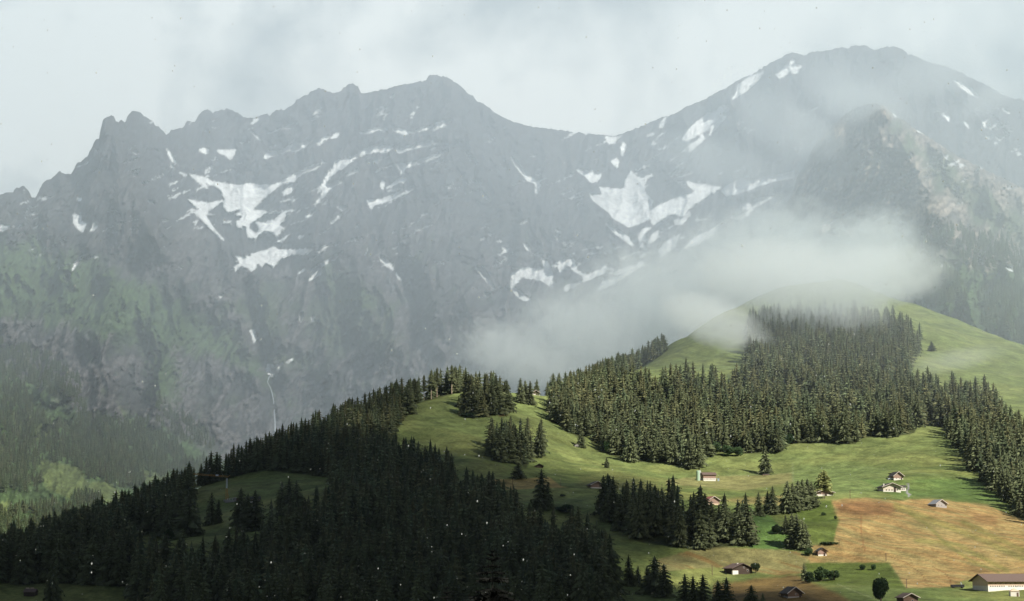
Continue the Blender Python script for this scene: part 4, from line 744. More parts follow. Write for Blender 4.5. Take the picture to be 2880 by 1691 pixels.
t_ = thing('bench_table', 'short white table outside the dark chalet on the shaded slope', 'table', hit(453, 1567)); V = []; F = []; boxm(V, F, -.8, .8, -.3, .3, .65, .75); pmesh('table_top', V, F, MT['steel'], t_)
for x in (-.6, .6): V = []; F = []; boxm(V, F, x - .05, x + .05, -.05, .05, -.4, .65); pmesh('leg', V, F, MT['steel'], t_)
house('tool_shed', 'dark shed with a grey roof in the clearing at the bottom left corner', 'shed', 82, 1678, 5.8, 5, 2.3, 1.5, -.05, 'dark', 'dark', 'rtile', .3, 'side', .4, trim=None)
for k, (dx_, w_) in enumerate(((-1.4, 1.7), (1.1, 1.8))):
    t_ = thing('log_pile', ['pale log stack behind the bottom left shed, left one', 'pale log stack behind the bottom left shed, right one'][k], 'log pile', hit(78 + 13 * k, 1657) + np.array((0, 0, .3)), 0, 'log stacks behind the bottom left shed')
    V = []; F = []
    for q in range(7): beam(V, F, (-w_ / 2, -.3 + .3 * (q % 3), -.2 + .26 * (q // 3)), (w_ / 2, -.3 + .3 * (q % 3), -.2 + .26 * (q // 3)), .14)
    pmesh('logs', V, F, MT['palewood'], t_)
house('barn', 'long dark barn with grey roof on the ledge behind the leftmost spruces', 'barn', 82, 1558, 11, 6, 2.0, 1.3, 0, 'dark', 'dark', 'rdark', .3, 'side', .6, trim=None)
house('hay_hut', 'tiny white footed hut hidden behind spruces on the saddle', 'hut', 1507, 1110, 7, 6, 2.6, 1.8, .3, 'white', 'brown', 'rdark', .5, 'front', .8, y0=1500)
# wood stack under a tin sheet, car, stone heap
t_ = thing('wood_stack', 'low wood stack under tin sheets below the lone sunlit spruce', 'wood stack', hit(2154, 1337)); V = []; F = []; boxm(V, F, -3, 3, 0, 1.2, -.8, .9); pmesh('stack', V, F, MT['brown'], t_); V = []; F = []; boxm(V, F, -3.1, 3.1, -.15, 1.4, .905, 1.0); pmesh('tin_sheet', V, F, MT['metal'], t_)
t_ = thing('parked_car', 'small white car parked left of the reddish gabled chalet', 'car', hit(2504, 1350), .05)
prof = [(-1.9, .35), (-1.9, .85), (-1.2, .95), (-.75, 1.42), (.75, 1.45), (1.25, 1.0), (1.95, .85), (1.95, .35)]
V = [(x, s, z) for s in (-.8, .8) for x, z in prof]; n = len(prof); F = [tuple(range(n)), tuple(range(n, 2 * n))[::-1]] + [(k, n + k, n + (k + 1) % n, (k + 1) % n) for k in range(n)]; pmesh('body', V, F, MT['steel'], t_)
V = []; F = []; boxm(V, F, -.9, .95, -.815, .815, 1.0, 1.32); pmesh('window', V, F, MT['glass'], t_)
for x in (-1.2, 1.25):
    for y in (-.78, .78):
        V = []; F = []; n = 10
        for s in (-.1, .1):
            for k in range(n): V.append((x + .33 * math.cos(6.283 * k / n), y + s, .3 + .33 * math.sin(6.283 * k / n)))
        F = [(k, (k + 1) % n, n + (k + 1) % n, n + k) for k in range(n)] + [tuple(range(n))[::-1], tuple(range(n, 2 * n))]; pmesh('wheel', V, F, MT['rubber'], t_)
# tower crane on its building plot
cp = hit(637, 1408); t_ = thing('tower_crane', 'slim tower crane with yellow jib over the building plot on the shaded slope', 'crane', cp)
k_ = cp[1] / FPX; H_m = 62 * k_
V = []; F = []
for sx, sy in ((-.5, -.5), (.5, -.5), (.5, .5), (-.5, .5)): beam(V, F, (sx, sy, 0), (sx, sy, H_m * .55), .10)
for q in range(8):
    z0 = H_m * .55 * q / 8; z1 = H_m * .55 * (q + 1) / 8; s = 1 if q % 2 else -1
    beam(V, F, (-.5 * s, -.5, z0), (.5 * s, -.5, z1), .06); beam(V, F, (-.5, .5 * s, z0), (-.5, -.5 * s, z1), .06)
pmesh('lower_mast', V, F, MT['yellow'], t_)
V = []; F = []
for sx, sy in ((-.35, -.35), (.35, -.35), (.35, .35), (-.35, .35)): beam(V, F, (sx, sy, H_m * .55), (sx, sy, H_m), .10)
for q in range(7):
    z0 = H_m * (.55 + .45 * q / 7); z1 = H_m * (.55 + .45 * (q + 1) / 7); s = 1 if q % 2 else -1; beam(V, F, (-.35 * s, -.35, z0), (.35 * s, -.35, z1), .07)
pmesh('upper_mast', V, F, MT['steel'], t_)
V = []; F = []; L_ = 94 * k_
for q in range(16):
    x0 = -L_ * q / 16; x1 = -L_ * (q + 1) / 16; zz = lambda x: H_m + .8 - x * .075
    beam(V, F, (x0, -.35, zz(x0)), (x1, -.35, zz(x1)), .07); beam(V, F, (x0, .35, zz(x0)), (x1, .35, zz(x1)), .07); beam(V, F, (x0, 0, zz(x0) + .9), (x1, 0, zz(x1) + .9), .07)
    beam(V, F, (x0, -.35, zz(x0)), (x1, 0, zz(x1) + .9), .04); beam(V, F, (x0, 0, zz(x0) + .9), (x1, -.35, zz(x1)), .04)
pmesh('jib', V, F, MT['yellow'], t_)
V = []; F = []; beam(V, F, (0, 0, H_m + .6), (9 * k_, 0, H_m + 9 * k_), .13); beam(V, F, (0, 0, H_m * .45), (6 * k_, 0, 12 * k_), .12); beam(V, F, (6 * k_, 0, 12 * k_), (1.2, 0, .5), .10); pmesh('back_strut', V, F, MT['yellow'], t_)
V = []; F = []; boxm(V, F, -28 * k_ - .9, -28 * k_ + .9, -.5, .5, H_m + 1.6, H_m + 2.6); pmesh('jib_sign', V, F, MT['steel'], t_)
V = []; F = []; boxm(V, F, -1.8, 1.8, -1.8, 1.8, -1.5, .5); pmesh('ballast', V, F, MT['stone'], t_)
t_ = thing('unfinished_house', 'half built house with scaffold and pale slab beside the tower crane', 'building site', hit(665, 1411), .1)
V = []; F = []; boxm(V, F, -8, 8, 0, 7, -2, 1.0); pmesh('foundation', V, F, MT['stone'], t_)
V = []; F = []; boxm(V, F, -2, 3.6, .5, 6, 1.01, 2.6); pmesh('wall', V, F, MT['brown'], t_)
for k in range(6): V = []; F = []; beam(V, F, (-6 + k * 1.1, -.2, 1), (-6 + k * 1.1, -.2, 2.0 + .12 * k), .12); pmesh('post', V, F, MT['steel'], t_)
V = []; F = []; beam(V, F, (-6.5, -.3, 2.1), (.2, -.3, 2.8), .10); pmesh('scaffold_rail', V, F, MT['trim'], t_)
house('workshop', 'low building with pink and white patches right of the unfinished house', 'building', 712, 1413, 9, 6, 2.6, 1.4, .1, 'white', 'pinkwood', 'rdark', .4, 'side', .6, trim=None, wins=[(-2, 1, .7, .6), (1, 1, .7, .6)])
# power poles
def pole(px, py, hpx, label, arm=True):
    p = hit(px, py); h_ = hpx * p[1] / FPX; t_ = thing('power_pole', label, 'pole', p, 0, 'wooden poles across the meadows'); V = []; F = []; beam(V, F, (0, 0, -1), (0, 0, h_), .14); pmesh('shaft', V, F, MT['wood'], t_)
    if arm: V = []; F = []; beam(V, F, (-.7, 0, h_ - .5), (.7, 0, h_ - .5), .07); pmesh('crossarm', V, F, MT['wood'], t_)
pole(1442, 1374, 28, 'thin pole at the left end of the small tan strip'); pole(1577, 1368, 22, 'thin pole at the right tip of the small tan strip'); pole(1862, 1388, 26, 'thin pole on the sunlit slope left of the white based barn')
pole(2003, 1618, 28, 'thin pole left of the dark wooden chalet'); pole(2391, 1402, 22, 'thin pole at the top edge of the tan field'); pole(2492, 1578, 22, 'thin pole at the lower edge of the tan field'); pole(2550, 1655, 26, 'thin pole at the pointed bottom corner of the tan field'); pole(2360, 1534, 16, 'short pole above the small reddish hut')
# fence along the terrace edge by the dark wood
# ------------------------------------------------------------------ named single trees
def sp_at(px, py, top, label, wid=1.0, name='spruce_tree', me=None, group=None, cat='spruce', y0=760):
    p = hit(px, py, y0); h_ = (py - top) * p[1] / FPX * 1.005
    return place_spruce(p[0], p[1], p[2] - .3, h_, label, group, None, wid, name, me, cat=cat)
for a in (
 (1523, 1432, 1316, 'tall narrow spruce alone in the dip below the small tan strip', 1.0), (1541, 1430, 1352, 'shorter spruce leaning against the tall narrow one in the dip', .9),
 (1706, 1316, 1285, 'small lone spruce on the lit edge of the central meadow', 1.35), (1634, 1258, 1208, 'slim spruce at the right side of the little grey hut', 1.0),
 (1435, 1215, 1178, 'small spruce between the two clumps on the central meadow', 1.1), (1457, 1347, 1300, 'broad low spruce touching the top of the small tan strip', 1.9),
 (1375, 1396, 1322, 'dark spruce at the corner of the forest left of the small tan strip', 1.1), (1334, 1400, 1335, 'short spruce on the forest corner under the central meadow', 1.0), (1404, 1404, 1345, 'spruce leaning out of the forest corner beside the tan strip', 1.0),
 (1296, 1166, 1104, 'thin ragged spruce at the left of the clump below the hilltop', .6),
 (1463, 1133, 1060, 'left one of the two full spruces on the saddle', 1.05), (1491, 1138, 1068, 'right one of the two full spruces on the saddle', 1.05), (1477, 1130, 1066, 'pale spruce behind the pair on the saddle', .9), (1510, 1106, 1058, 'pointed spruce right behind the saddle hut', .9), (1540, 1106, 1062, 'misty spruce at the start of the crest forest', .9), (1556, 1106, 1040, 'tall misty spruce where the crest forest begins', 1.0), (1573, 1110, 1046, 'broad misty spruce where the crest forest begins', 1.2),
 (2134, 1450, 1382, 'single spruce at the top of the green gully slope', 1.1), (2160, 1444, 1378, 'slim spruce in the pair above the gully', .9), (2174, 1447, 1365, 'broad spruce in the pair above the gully', 1.25),
 (2216, 1442, 1350, 'left spruce of the black row on the knoll', 1.2), (2230, 1440, 1356, 'second spruce of the black row on the knoll', 1.1), (2246, 1434, 1348, 'third spruce of the black row on the knoll', 1.15), (2258, 1432, 1344, 'fourth spruce of the black row on the knoll', 1.1), (2272, 1428, 1344, 'fifth spruce of the black row on the knoll', 1.2), (2283, 1424, 1352, 'last spruce of the black row on the knoll, nearest the larch', 1.2),
 (2210, 1502, 1446, 'slender spruce behind the bush in the gully', .9), (2228, 1532, 1440, 'tall black spruce on the left of the gully clump', 1.2), (2242, 1540, 1442, 'tall spruce in the middle of the gully clump', 1.2), (2257, 1546, 1458, 'brownish spruce in the gully clump', 1.1), (2267, 1546, 1470, 'lit spruce at the right of the gully clump', 1.2),
 (2262, 1632, 1580, 'small ragged spruce beside the bushes under the tan field', .8), (2153, 1332, 1250, 'lone spruce with a long shadow in front of the sunlit forest', .95),
 (2763, 1348, 1314, 'small spruce at the foot of the right forest edge', 1.0), (2511, 882, 856, 'tiny misty spruce on the upper pasture above the forest', 1.0), (2620, 988, 958, 'lone round spruce on the misty upper right pasture', 1.7),
 (1927, 1712, 1612, 'dark spruce at the bottom edge, left of the bottom right group', 1.2), (1950, 1716, 1618, 'dark spruce second in the bottom edge group', 1.1), (1978, 1716, 1614, 'broad dark spruce in the bottom edge group', 1.3), (2020, 1716, 1630, 'dark spruce in the gap of the bottom edge group', 1.2), (2044, 1716, 1622, 'tall dark spruce in the bottom edge group', 1.3),
 (2114, 1716, 1643, 'single dark spruce at the bottom edge near the brown barn', 1.4), (2146, 1720, 1666, 'low dark spruce at the bottom edge near the brown barn', 1.2), (1768, 1648, 1558, 'black spruce standing apart right of the lower left forest', .9), (1795, 1652, 1590, 'short black spruce right of the lower left forest', 1.0), (1842, 1668, 1562, 'big broad black spruce at the right end of the lower forest', 1.5), (1868, 1680, 1584, 'black spruce leaning on the big broad one', 1.2), (1820, 1665, 1592, 'short black spruce left of the big broad one', 1.2),
 (594, 1476, 1382, 'slim black spruce standing alone on the shaded clearing', .75), (614, 1472, 1402, 'small black spruce right of the slim one on the clearing', .8), (505, 1500, 1378, 'big black spruce at the left edge of the shaded clearing', 1.2), (528, 1512, 1383, 'broad black spruce at the left edge of the shaded clearing', 1.3), (486, 1500, 1390, 'black spruce against the forest at the clearing edge', 1.1), (545, 1505, 1402, 'lower black spruce closing the clearing clump', 1.1),
 (676, 1484, 1370, 'black spruce in front of the building plot', 1.1), (696, 1490, 1385, 'second black spruce in front of the building plot', 1.1), (716, 1492, 1376, 'third black spruce in front of the building plot', 1.2), (642, 1600, 1485, 'tall black spruce below the shaded clearing', .9),
 (84, 1556, 1452, 'tall black spruce standing clear on the far left crest', 1.0), (58, 1562, 1490, 'shorter black spruce left of the tall one on the far left crest', 1.1), (8, 1580, 1504, 'black spruce at the left edge of the photo', 1.1), (25, 1582, 1510, 'second black spruce at the left edge of the photo', 1.0), (118, 1560, 1446, 'first black spruce of the crest forest at left', 1.1), (146, 1702, 1572, 'brownish spruce in front of the forest at the bottom left', 1.0)):
    sp_at(*a)
# larch with open pale green crown on twin stems
r_l = np.random.default_rng(5)
lv, lf, lc = spruce(901, levels=24, br=11, rad=.33, low=.30, sprigs=3, droop=.22, tipup=.10, tone=(0.27, 0.29, 0.11), core=.22, power=.45, jag=.55)
lp = hit(2318, 1403); t_ = thing('larch_tree', 'tall open pale green larch with twin stems in front of the long low chalet', 'larch', lp); hL = 82 * lp[1] / FPX; t_.scale = (hL, hL, hL)
link('crown', np_mesh('crown', lv, lf, lc, False, needle_mat), t_)
for s, ln in ((-.035, .02), (.022, -.01)):
    tv, tf = trunk(.014, .85, lean=(ln, 0)); tv = tv + np.array((s, 0, 0)); link('trunk', np_mesh('trunk', tv, tf, None, True, bark_mat), t_)
# ------------------------------------------------------------------ broadleaf trees and bushes
def leafy(name, label, cat, px, py, wpx, hpx, seed, tone=(0.05, 0.085, 0.028), trunk_f=.18, n=2600, group=None, lumps=16, y0=760, sink=.3):
    p = hit(px, py, y0); k = p[1] / FPX; w_ = wpx * k; h_ = hpx * k; r = np.random.default_rng(seed)
    t_ = thing(name, label, cat, (p[0], p[1], p[2] - sink), 0, group)
    c = r.normal(size=(lumps, 3)); c /= np.linalg.norm(c, axis=1)[:, None]; c *= r.uniform(.35, .72, (lumps, 1)) * np.array((1, 1, 1)); c[:, 2] = c[:, 2] * .9
    lr = r.uniform(.28, .46, lumps); which = r.integers(0, lumps, n); d = r.normal(size=(n, 3)); d /= np.linalg.norm(d, axis=1)[:, None]; q = c[which] + d * (lr[which] * r.uniform(.75, 1.08, n))[:, None]
    zc = h_ * (trunk_f + (1 - trunk_f) / 2); P = q * np.array((w_ / 2, w_ / 2, h_ * (1 - trunk_f) / 2)) + np.array((0, 0, zc)); P = P[P[:, 2] > h_ * trunk_f * .5]; n = len(P)
    sz = max(.16, .035 * w_) * r.uniform(.7, 1.5, n); a = r.normal(size=(n, 3)); a /= np.linalg.norm(a, axis=1)[:, None]; b = np.cross(a, r.normal(size=(n, 3))); b /= np.linalg.norm(b, axis=1)[:, None]
    a *= sz[:, None]; b *= sz[:, None] * .7
    V = np.stack([P - a, P + b, P + a, P - b], 1).reshape(-1, 3); F = np.arange(4 * n).reshape(n, 4)
    cl = np.repeat(r.uniform(.65, 1.35, n), 4)[:, None] * np.array(tone)[None]
    link('crown', np_mesh('crown', V, F, cl, False, leaf_mat), t_)
    V = []; F = []; beam(V, F, (0, 0, -.8), (0, 0, zc), max(.06, .03 * w_))
    for q in range(4): beam(V, F, (0, 0, h_ * trunk_f + .2 * h_), (w_ * .25 * math.cos(q * 1.6), w_ * .25 * math.sin(q * 1.6), h_ * .62), max(.03, .015 * w_))
    pmesh('trunk', V, F, bark_mat, t_)
for a in (('round_tree', 'round dark broadleaf tree touching the right side of the dark chalet', 'broadleaf tree', 2126, 1612, 31, 33, 1, (0.03, 0.05, 0.018)),
 ('round_tree', 'large dark broadleaf tree cut by the bottom edge between the fields', 'broadleaf tree', 2478, 1700, 62, 78, 2, (0.028, 0.052, 0.018), .12, 5200),
 ('bush', 'dark bush hanging on the slope left of the gully clump', 'bush', 2186, 1502, 34, 30, 3, (0.03, 0.05, 0.018), .04), ('bush', 'green bush at the foot of the gully clump', 'bush', 2274, 1563, 26, 24, 4, (0.05, 0.09, 0.03), .04),
 ('bush', 'round bush in the middle of the knoll slope', 'bush', 2317, 1450, 16, 13, 5, (0.05, 0.09, 0.03), .03, 900), ('bush', 'small round bush at the right edge of the knoll', 'bush', 2350, 1461, 11, 12, 6, (0.045, 0.08, 0.028), .03, 700),
 ('bush', 'left bush of the pair under the tan field edge', 'bush', 2428, 1603, 22, 20, 7, (0.06, 0.11, 0.035), .04), ('bush', 'right bush of the pair under the tan field edge', 'bush', 2457, 1603, 19, 18, 8, (0.06, 0.11, 0.035), .04),
 ('bush', 'big dark bush left of the ragged spruce under the tan field', 'bush', 2278, 1640, 44, 34, 9, (0.035, 0.062, 0.022), .03), ('bush', 'long bush mass right of the ragged spruce under the tan field', 'bush', 2310, 1634, 52, 42, 10, (0.05, 0.085, 0.028), .03, 3600), ('bush', 'outermost bush of the mass under the tan field', 'bush', 2345, 1632, 44, 34, 11, (0.045, 0.078, 0.026), .03, 3000),
 ('broadleaf_tree', 'pale green broadleaf tree at the foot of the sunlit forest, leftmost of three', 'broadleaf tree', 2013, 1278, 34, 42, 12, (0.075, 0.125, 0.05), .05), ('broadleaf_tree', 'wide green broadleaf tree at the foot of the sunlit forest, middle of three', 'broadleaf tree', 2048, 1283, 42, 34, 13, (0.065, 0.115, 0.045), .05), ('broadleaf_tree', 'green broadleaf tree at the foot of the sunlit forest, rightmost of three', 'broadleaf tree', 2075, 1283, 34, 28, 14, (0.07, 0.12, 0.045), .05),
 ('broadleaf_tree', 'green broadleaf tree at the lower forest edge above the green meadow', 'broadleaf tree', 2216, 1252, 38, 36, 15, (0.055, 0.10, 0.042), .05), ('broadleaf_tree', 'lime green round tree at the right forest edge', 'broadleaf tree', 2731, 1292, 22, 28, 16, (0.13, 0.20, 0.07), .06), ('broadleaf_tree', 'dull green broadleaf tree near the right edge of the photo', 'broadleaf tree', 2850, 1310, 34, 34, 17, (0.06, 0.10, 0.04), .06), ('broadleaf_tree', 'grey green broadleaf tree inside the right forest edge', 'broadleaf tree', 2775, 1235, 34, 38, 18, (0.07, 0.10, 0.05), .06),
 ('bush', 'low dark bush cluster in the shaded dip right of the tall narrow spruce', 'bush', 1592, 1440, 62, 22, 19, (0.03, 0.06, 0.022), .03, 3200), ('bush', 'small dark bush on the step above the shaded dip', 'bush', 1583, 1396, 22, 8, 20, (0.025, 0.045, 0.02), .03, 800),
 ('bush', 'tiny dark bush left of the small lone spruce', 'bush', 1695, 1309, 8, 7, 21, (0.03, 0.045, 0.02), .03, 400), ('bush', 'leafy bush at the foot of the clump below the hilltop', 'bush', 1318, 1173, 48, 14, 22, (0.03, 0.06, 0.026), .03, 2000), ('bush', 'leafy green bush at the left edge of the hilltop meadow', 'bush', 1112, 1186, 34, 36, 23, (0.03, 0.055, 0.022), .04, 2200),
 ('broadleaf_tree', 'fresh green broadleaf tree in the left tip of the sunlit forest', 'broadleaf tree', 1707, 1276, 20, 40, 24, (0.07, 0.13, 0.045), .05), ('broadleaf_tree', 'dim green broadleaf tree on the left of the shaded clearing', 'broadleaf tree', 472, 1530, 36, 46, 25, (0.03, 0.055, 0.02), .06), ('broadleaf_tree', 'dim broadleaf tree low in the shaded forest left of the near spruce top', 'broadleaf tree', 1230, 1650, 60, 70, 26, (0.03, 0.06, 0.024), .06, 3600),
 ('broadleaf_tree', 'dim broadleaf crown at the bottom of the shaded forest', 'broadleaf tree', 650, 1700, 60, 54, 27, (0.024, 0.045, 0.02), .06, 3600), ('bush', 'short hedge of low bushes on the knoll foot', 'hedge', 2330, 1530, 52, 7, 28, (0.05, 0.08, 0.03), .02, 1500), ('bush', 'dark nettle patch behind the reddish gabled chalet', 'hedge', 2508, 1334, 24, 5, 29, (0.05, 0.06, 0.03), .02, 700)):
    leafy(*a)
# ------------------------------------------------------------------ near spruce tops just below the viewpoint
def near_spruce(label, px, top, D, h_, seed, scale_r=.27):
    dx, dz = ray(px, top); zt = dz * D; zb = float(height(dx * D, D)); h2 = zt - zb; print('near', h2, zt, zb)
    r = np.random.default_rng(seed); V = []; F = []; K = []
    def tri(a, b, c, s): i = len(V); V.extend([a, b, c]); F.append((i, i + 1, i + 2)); K.extend([s] * 3)
    nl = int(h2 / .30)
    for l in range(nl):
        z = h2 - .12 - l * .30 + r.uniform(-.1, .1); q = h2 - z
        if z < h2 * .08: break
        R_ = min(.10 + q * .50, .9 + q * .26, 3.6) * r.uniform(.8, 1.1); nb = 9 if q < 2 else 12
        ph = r.uniform(0, 6.28)
        for b in range(nb):
            a = ph + 6.283 * b / nb + r.uniform(-.3, .3); L = R_ * r.uniform(.6, 1.25); ca, sa = math.cos(a), math.sin(a); up = .45 if q < .8 else (.12 if q < 2 else -.05)
            P = lambda u, v, w_: (u * ca - v * sa, u * sa + v * ca, z + w_)
            arc = lambda u: L * (up * u - .30 * u * u + .16 * u ** 4)
            seg = max(6, int(L / .10))
            for s in range(seg):
                u0 = s / seg; u1 = (s + 1) / seg; th = .035 * (1 - u0) + .008
                tri(P(L * u0, -th, arc(u0)), P(L * u1, 0, arc(u1)), P(L * u0, th, arc(u0) + .02), .8)
                for sd_ in (-1, 1):
                    g = .40 * L * (1 - u0 * .72) * r.uniform(.6, 1.1) * (.25 + .75 * min(1, u0 * 3)) + .04
                    hang = g * r.uniform(.25, .9) * (1 if q > 1.2 else .3)
                    tri(P(L * u0 - .06, 0, arc(u0)), P(L * (u0 + 1.3 / seg), 0, arc(u0)), P(L * u0 + g * .7, sd_ * g * .75, arc(u0) - hang), r.uniform(.6, 1.2)); tri(P(L * u0, 0, arc(u0) + .02), P(L * (u0 + 1.2 / seg), 0, arc(u0)), P(L * (u0 + .4 / seg), sd_ * g * .12, arc(u0) - g * .8), r.uniform(.6, 1.2))
                    tri(P(L * u0 + g * .3, sd_ * g * .3, arc(u0) - hang * .4), P(L * u0 + g * .45, sd_ * g * .42, arc(u0) - hang * .5), P(L * u0 + g * .38, sd_ * g * .5, arc(u0) - hang - g * .4), r.uniform(.6, 1.2))
    for q in range(5): a = q * 1.257; tri((0, 0, h2), (.04 * math.cos(a), .04 * math.sin(a), h2 - .4), (.04 * math.cos(a + 1.2), .04 * math.sin(a + 1.2), h2 - .4), 1)
    for c in range(26):
        a = r.uniform(0, 6.28); q = r.uniform(.15, 1.2); rr_ = r.uniform(.03, .3) * q; x, y, z = rr_ * math.cos(a), rr_ * math.sin(a), h2 - q
        tri((x - .03, y, z), (x + .03, y, z), (x, y, z - .15), 1.5); tri((x, y - .03, z), (x, y + .03, z), (x, y, z - .15), 1.5)
    t_ = thing('near_spruce', label, 'spruce', (dx * D, D, zb))
    cc = np.array(K)[:, None] * np.array((0.010, 0.011, 0.009))[None]
    link('crown', np_mesh('crown', V, F, cc, False, needle_mat), t_)
    tv, tf = trunk(.007 * h2, .97); tv = tv * np.array((1, 1, h2)); link('trunk', np_mesh('trunk', tv, tf, None, True, mat_basic('dark_bark', (0.02, 0.016, 0.014), .9, .3, 8)), t_)  # bark toned far darker than on the other trunks
near_spruce('black ragged spruce top rising from the bottom edge, largest and nearest', 1385, 1541, 112, 18, 3)
near_spruce('small black spruce tip at the bottom edge, left of the largest one', 1257, 1642, 150, 18, 4)
near_spruce('tiny black spruce tip at the bottom edge, far left of the largest one', 1184, 1683, 160, 18, 6)
# ------------------------------------------------------------------ falling rain: bright drops scattered through the nearest air
r = np.random.default_rng(99); N = 1150; D = 4 + 60 * r.random(N) ** .9; px = r.uniform(-40, 2920, N); py = r.uniform(-40, 1730, N); dx, dz = ray(px, py)
ico = np.array([(0, 0, 1.6), (.9, 0, .2), (0, .9, .2), (-.9, 0, .2), (0, -.9, .2), (0, 0, -1.4)]); fi = np.array([(0,1,2),(0,2,3),(0,3,4),(0,4,1),(5,2,1),(5,3,2),(5,4,3),(5,1,4)])
rad = D / FPX * (.75 + 2.0 * r.random(N) ** 5) ; rad = np.clip(rad, .0012, .02)
P = np.stack([dx * D, D, dz * D], -1); V = (P[:, None] + ico[None] * rad[:, None, None]).reshape(-1, 3); F = (fi[None] + 6 * np.arange(N)[:, None, None]).reshape(-1, 3)
rm = bpy.data.materials.new('raindrop'); rm.use_nodes = True; tt = NT(rm.node_tree)
df = tt.n('ShaderNodeBsdfTranslucent', i={0: (.85, .88, .85, 1)}); d2 = tt.n('ShaderNodeBsdfDiffuse', i={0: (.85, .88, .85, 1)}); tp = tt.n('ShaderNodeBsdfTransparent')
mx = tt.n('ShaderNodeMixShader', i={0: .5, 1: df.outputs[0], 2: d2.outputs[0]}); mx2 = tt.n('ShaderNodeMixShader', i={0: .45, 1: tp.outputs[0], 2: mx.outputs[0]}); tt.n('ShaderNodeOutputMaterial', i={0: mx2.outputs[0]})
link('raindrops', np_mesh('raindrops', V, F, None, False, rm), kind='stuff', label='fine bright raindrops falling through the near air', category='rain')

# ------------------------------------------------------------------ air: haze, mist veil, cloud banks, and unseen clouds added to shade the slopes
import bmesh
def outward(me):
    bm = bmesh.new(); bm.from_mesh(me); bmesh.ops.recalc_face_normals(bm, faces=bm.faces); 
    if bm.calc_volume(signed=True) < 0: bmesh.ops.reverse_faces(bm, faces=bm.faces)
    op = sum(1 for e in bm.edges if not e.is_manifold)
    if op: print('open edges', me.name, op)
    bm.to_mesh(me); bm.free()
def box_mesh(name, x0, x1, y0, y1, z0, z1):
    V = [(x, y, z) for x in (x0, x1) for y in (y0, y1) for z in (z0, z1)]
    return np_mesh(name, V, [(0,1,3,2),(4,6,7,5),(0,4,5,1),(2,3,7,6),(0,2,6,4),(1,5,7,3)])
def vol_mat(name, col, dens, aniso=0.0, absorb=None):
    m = bpy.data.materials.new(name); m.use_nodes = True; t = NT(m.node_tree)
    v = t.n('ShaderNodeVolumePrincipled', i={'Color': tuple(col) + (1,), 'Density': dens, 'Anisotropy': aniso})
    t.n('ShaderNodeOutputMaterial', i={1: v.outputs[0]}); return m
hz = box_mesh('haze', -9000, 9000, -700, 9500, -140, 2150); hz.materials.append(vol_mat('haze_air', (0.72, 0.84, 1.0), HAZE_D, 0.5))
outward(hz); link('haze', hz, kind='stuff', label='thin even haze filling the valley air')
# rain veil hanging in front of the massif: a slab with a rounded, leaning near face
def veil(name, x0, x1, ynear, yfar, z0, z1, dens, colr, label, aniso=0.0, n=24):
    V = []; F = []; xs = np.linspace(x0, x1, n)
    for x in xs:
        yn = ynear(x)
        for (y, z) in ((yn, z0), (yn + 140, (z0 + z1) * .5), (yn + 420, z1), (yfar, z1), (yfar, z0)): V.append((x, y, z))
    for i in range(n - 1):
        for k in range(5): F.append((i * 5 + k, i * 5 + (k + 1) % 5, i * 5 + 5 + (k + 1) % 5, i * 5 + 5 + k))
    me = np_mesh(name, V, F); bm_caps = bpy.data.meshes.new(name + '_m')
    me2V = V; F5 = [tuple(f) for f in F] + [tuple(range(4, -1, -1)), tuple((n - 1) * 5 + k for k in range(5))]
    bm_caps.from_pydata([tuple(map(float, v)) for v in V], [], F5); bm_caps.update(); bpy.data.meshes.remove(me); bm_caps.name = name; outward(bm_caps)
    bm_caps.materials.append(vol_mat(name + '_air', colr, dens, aniso)); link(name, bm_caps, kind='stuff', label=label)
veil('rain_veil', -5000, 5000, lambda x: 1500 + 850 * (1 - float(smooth(-250, 350, x))) + 250 * (1 - float(smooth(-900, -350, x))) + 60 * math.cos(x / 300.0), 6300, -130, 1960, VEIL_D, (0.82, 0.92, 1.0), 'grey rain veil hanging in front of the massif', aniso=0.1)

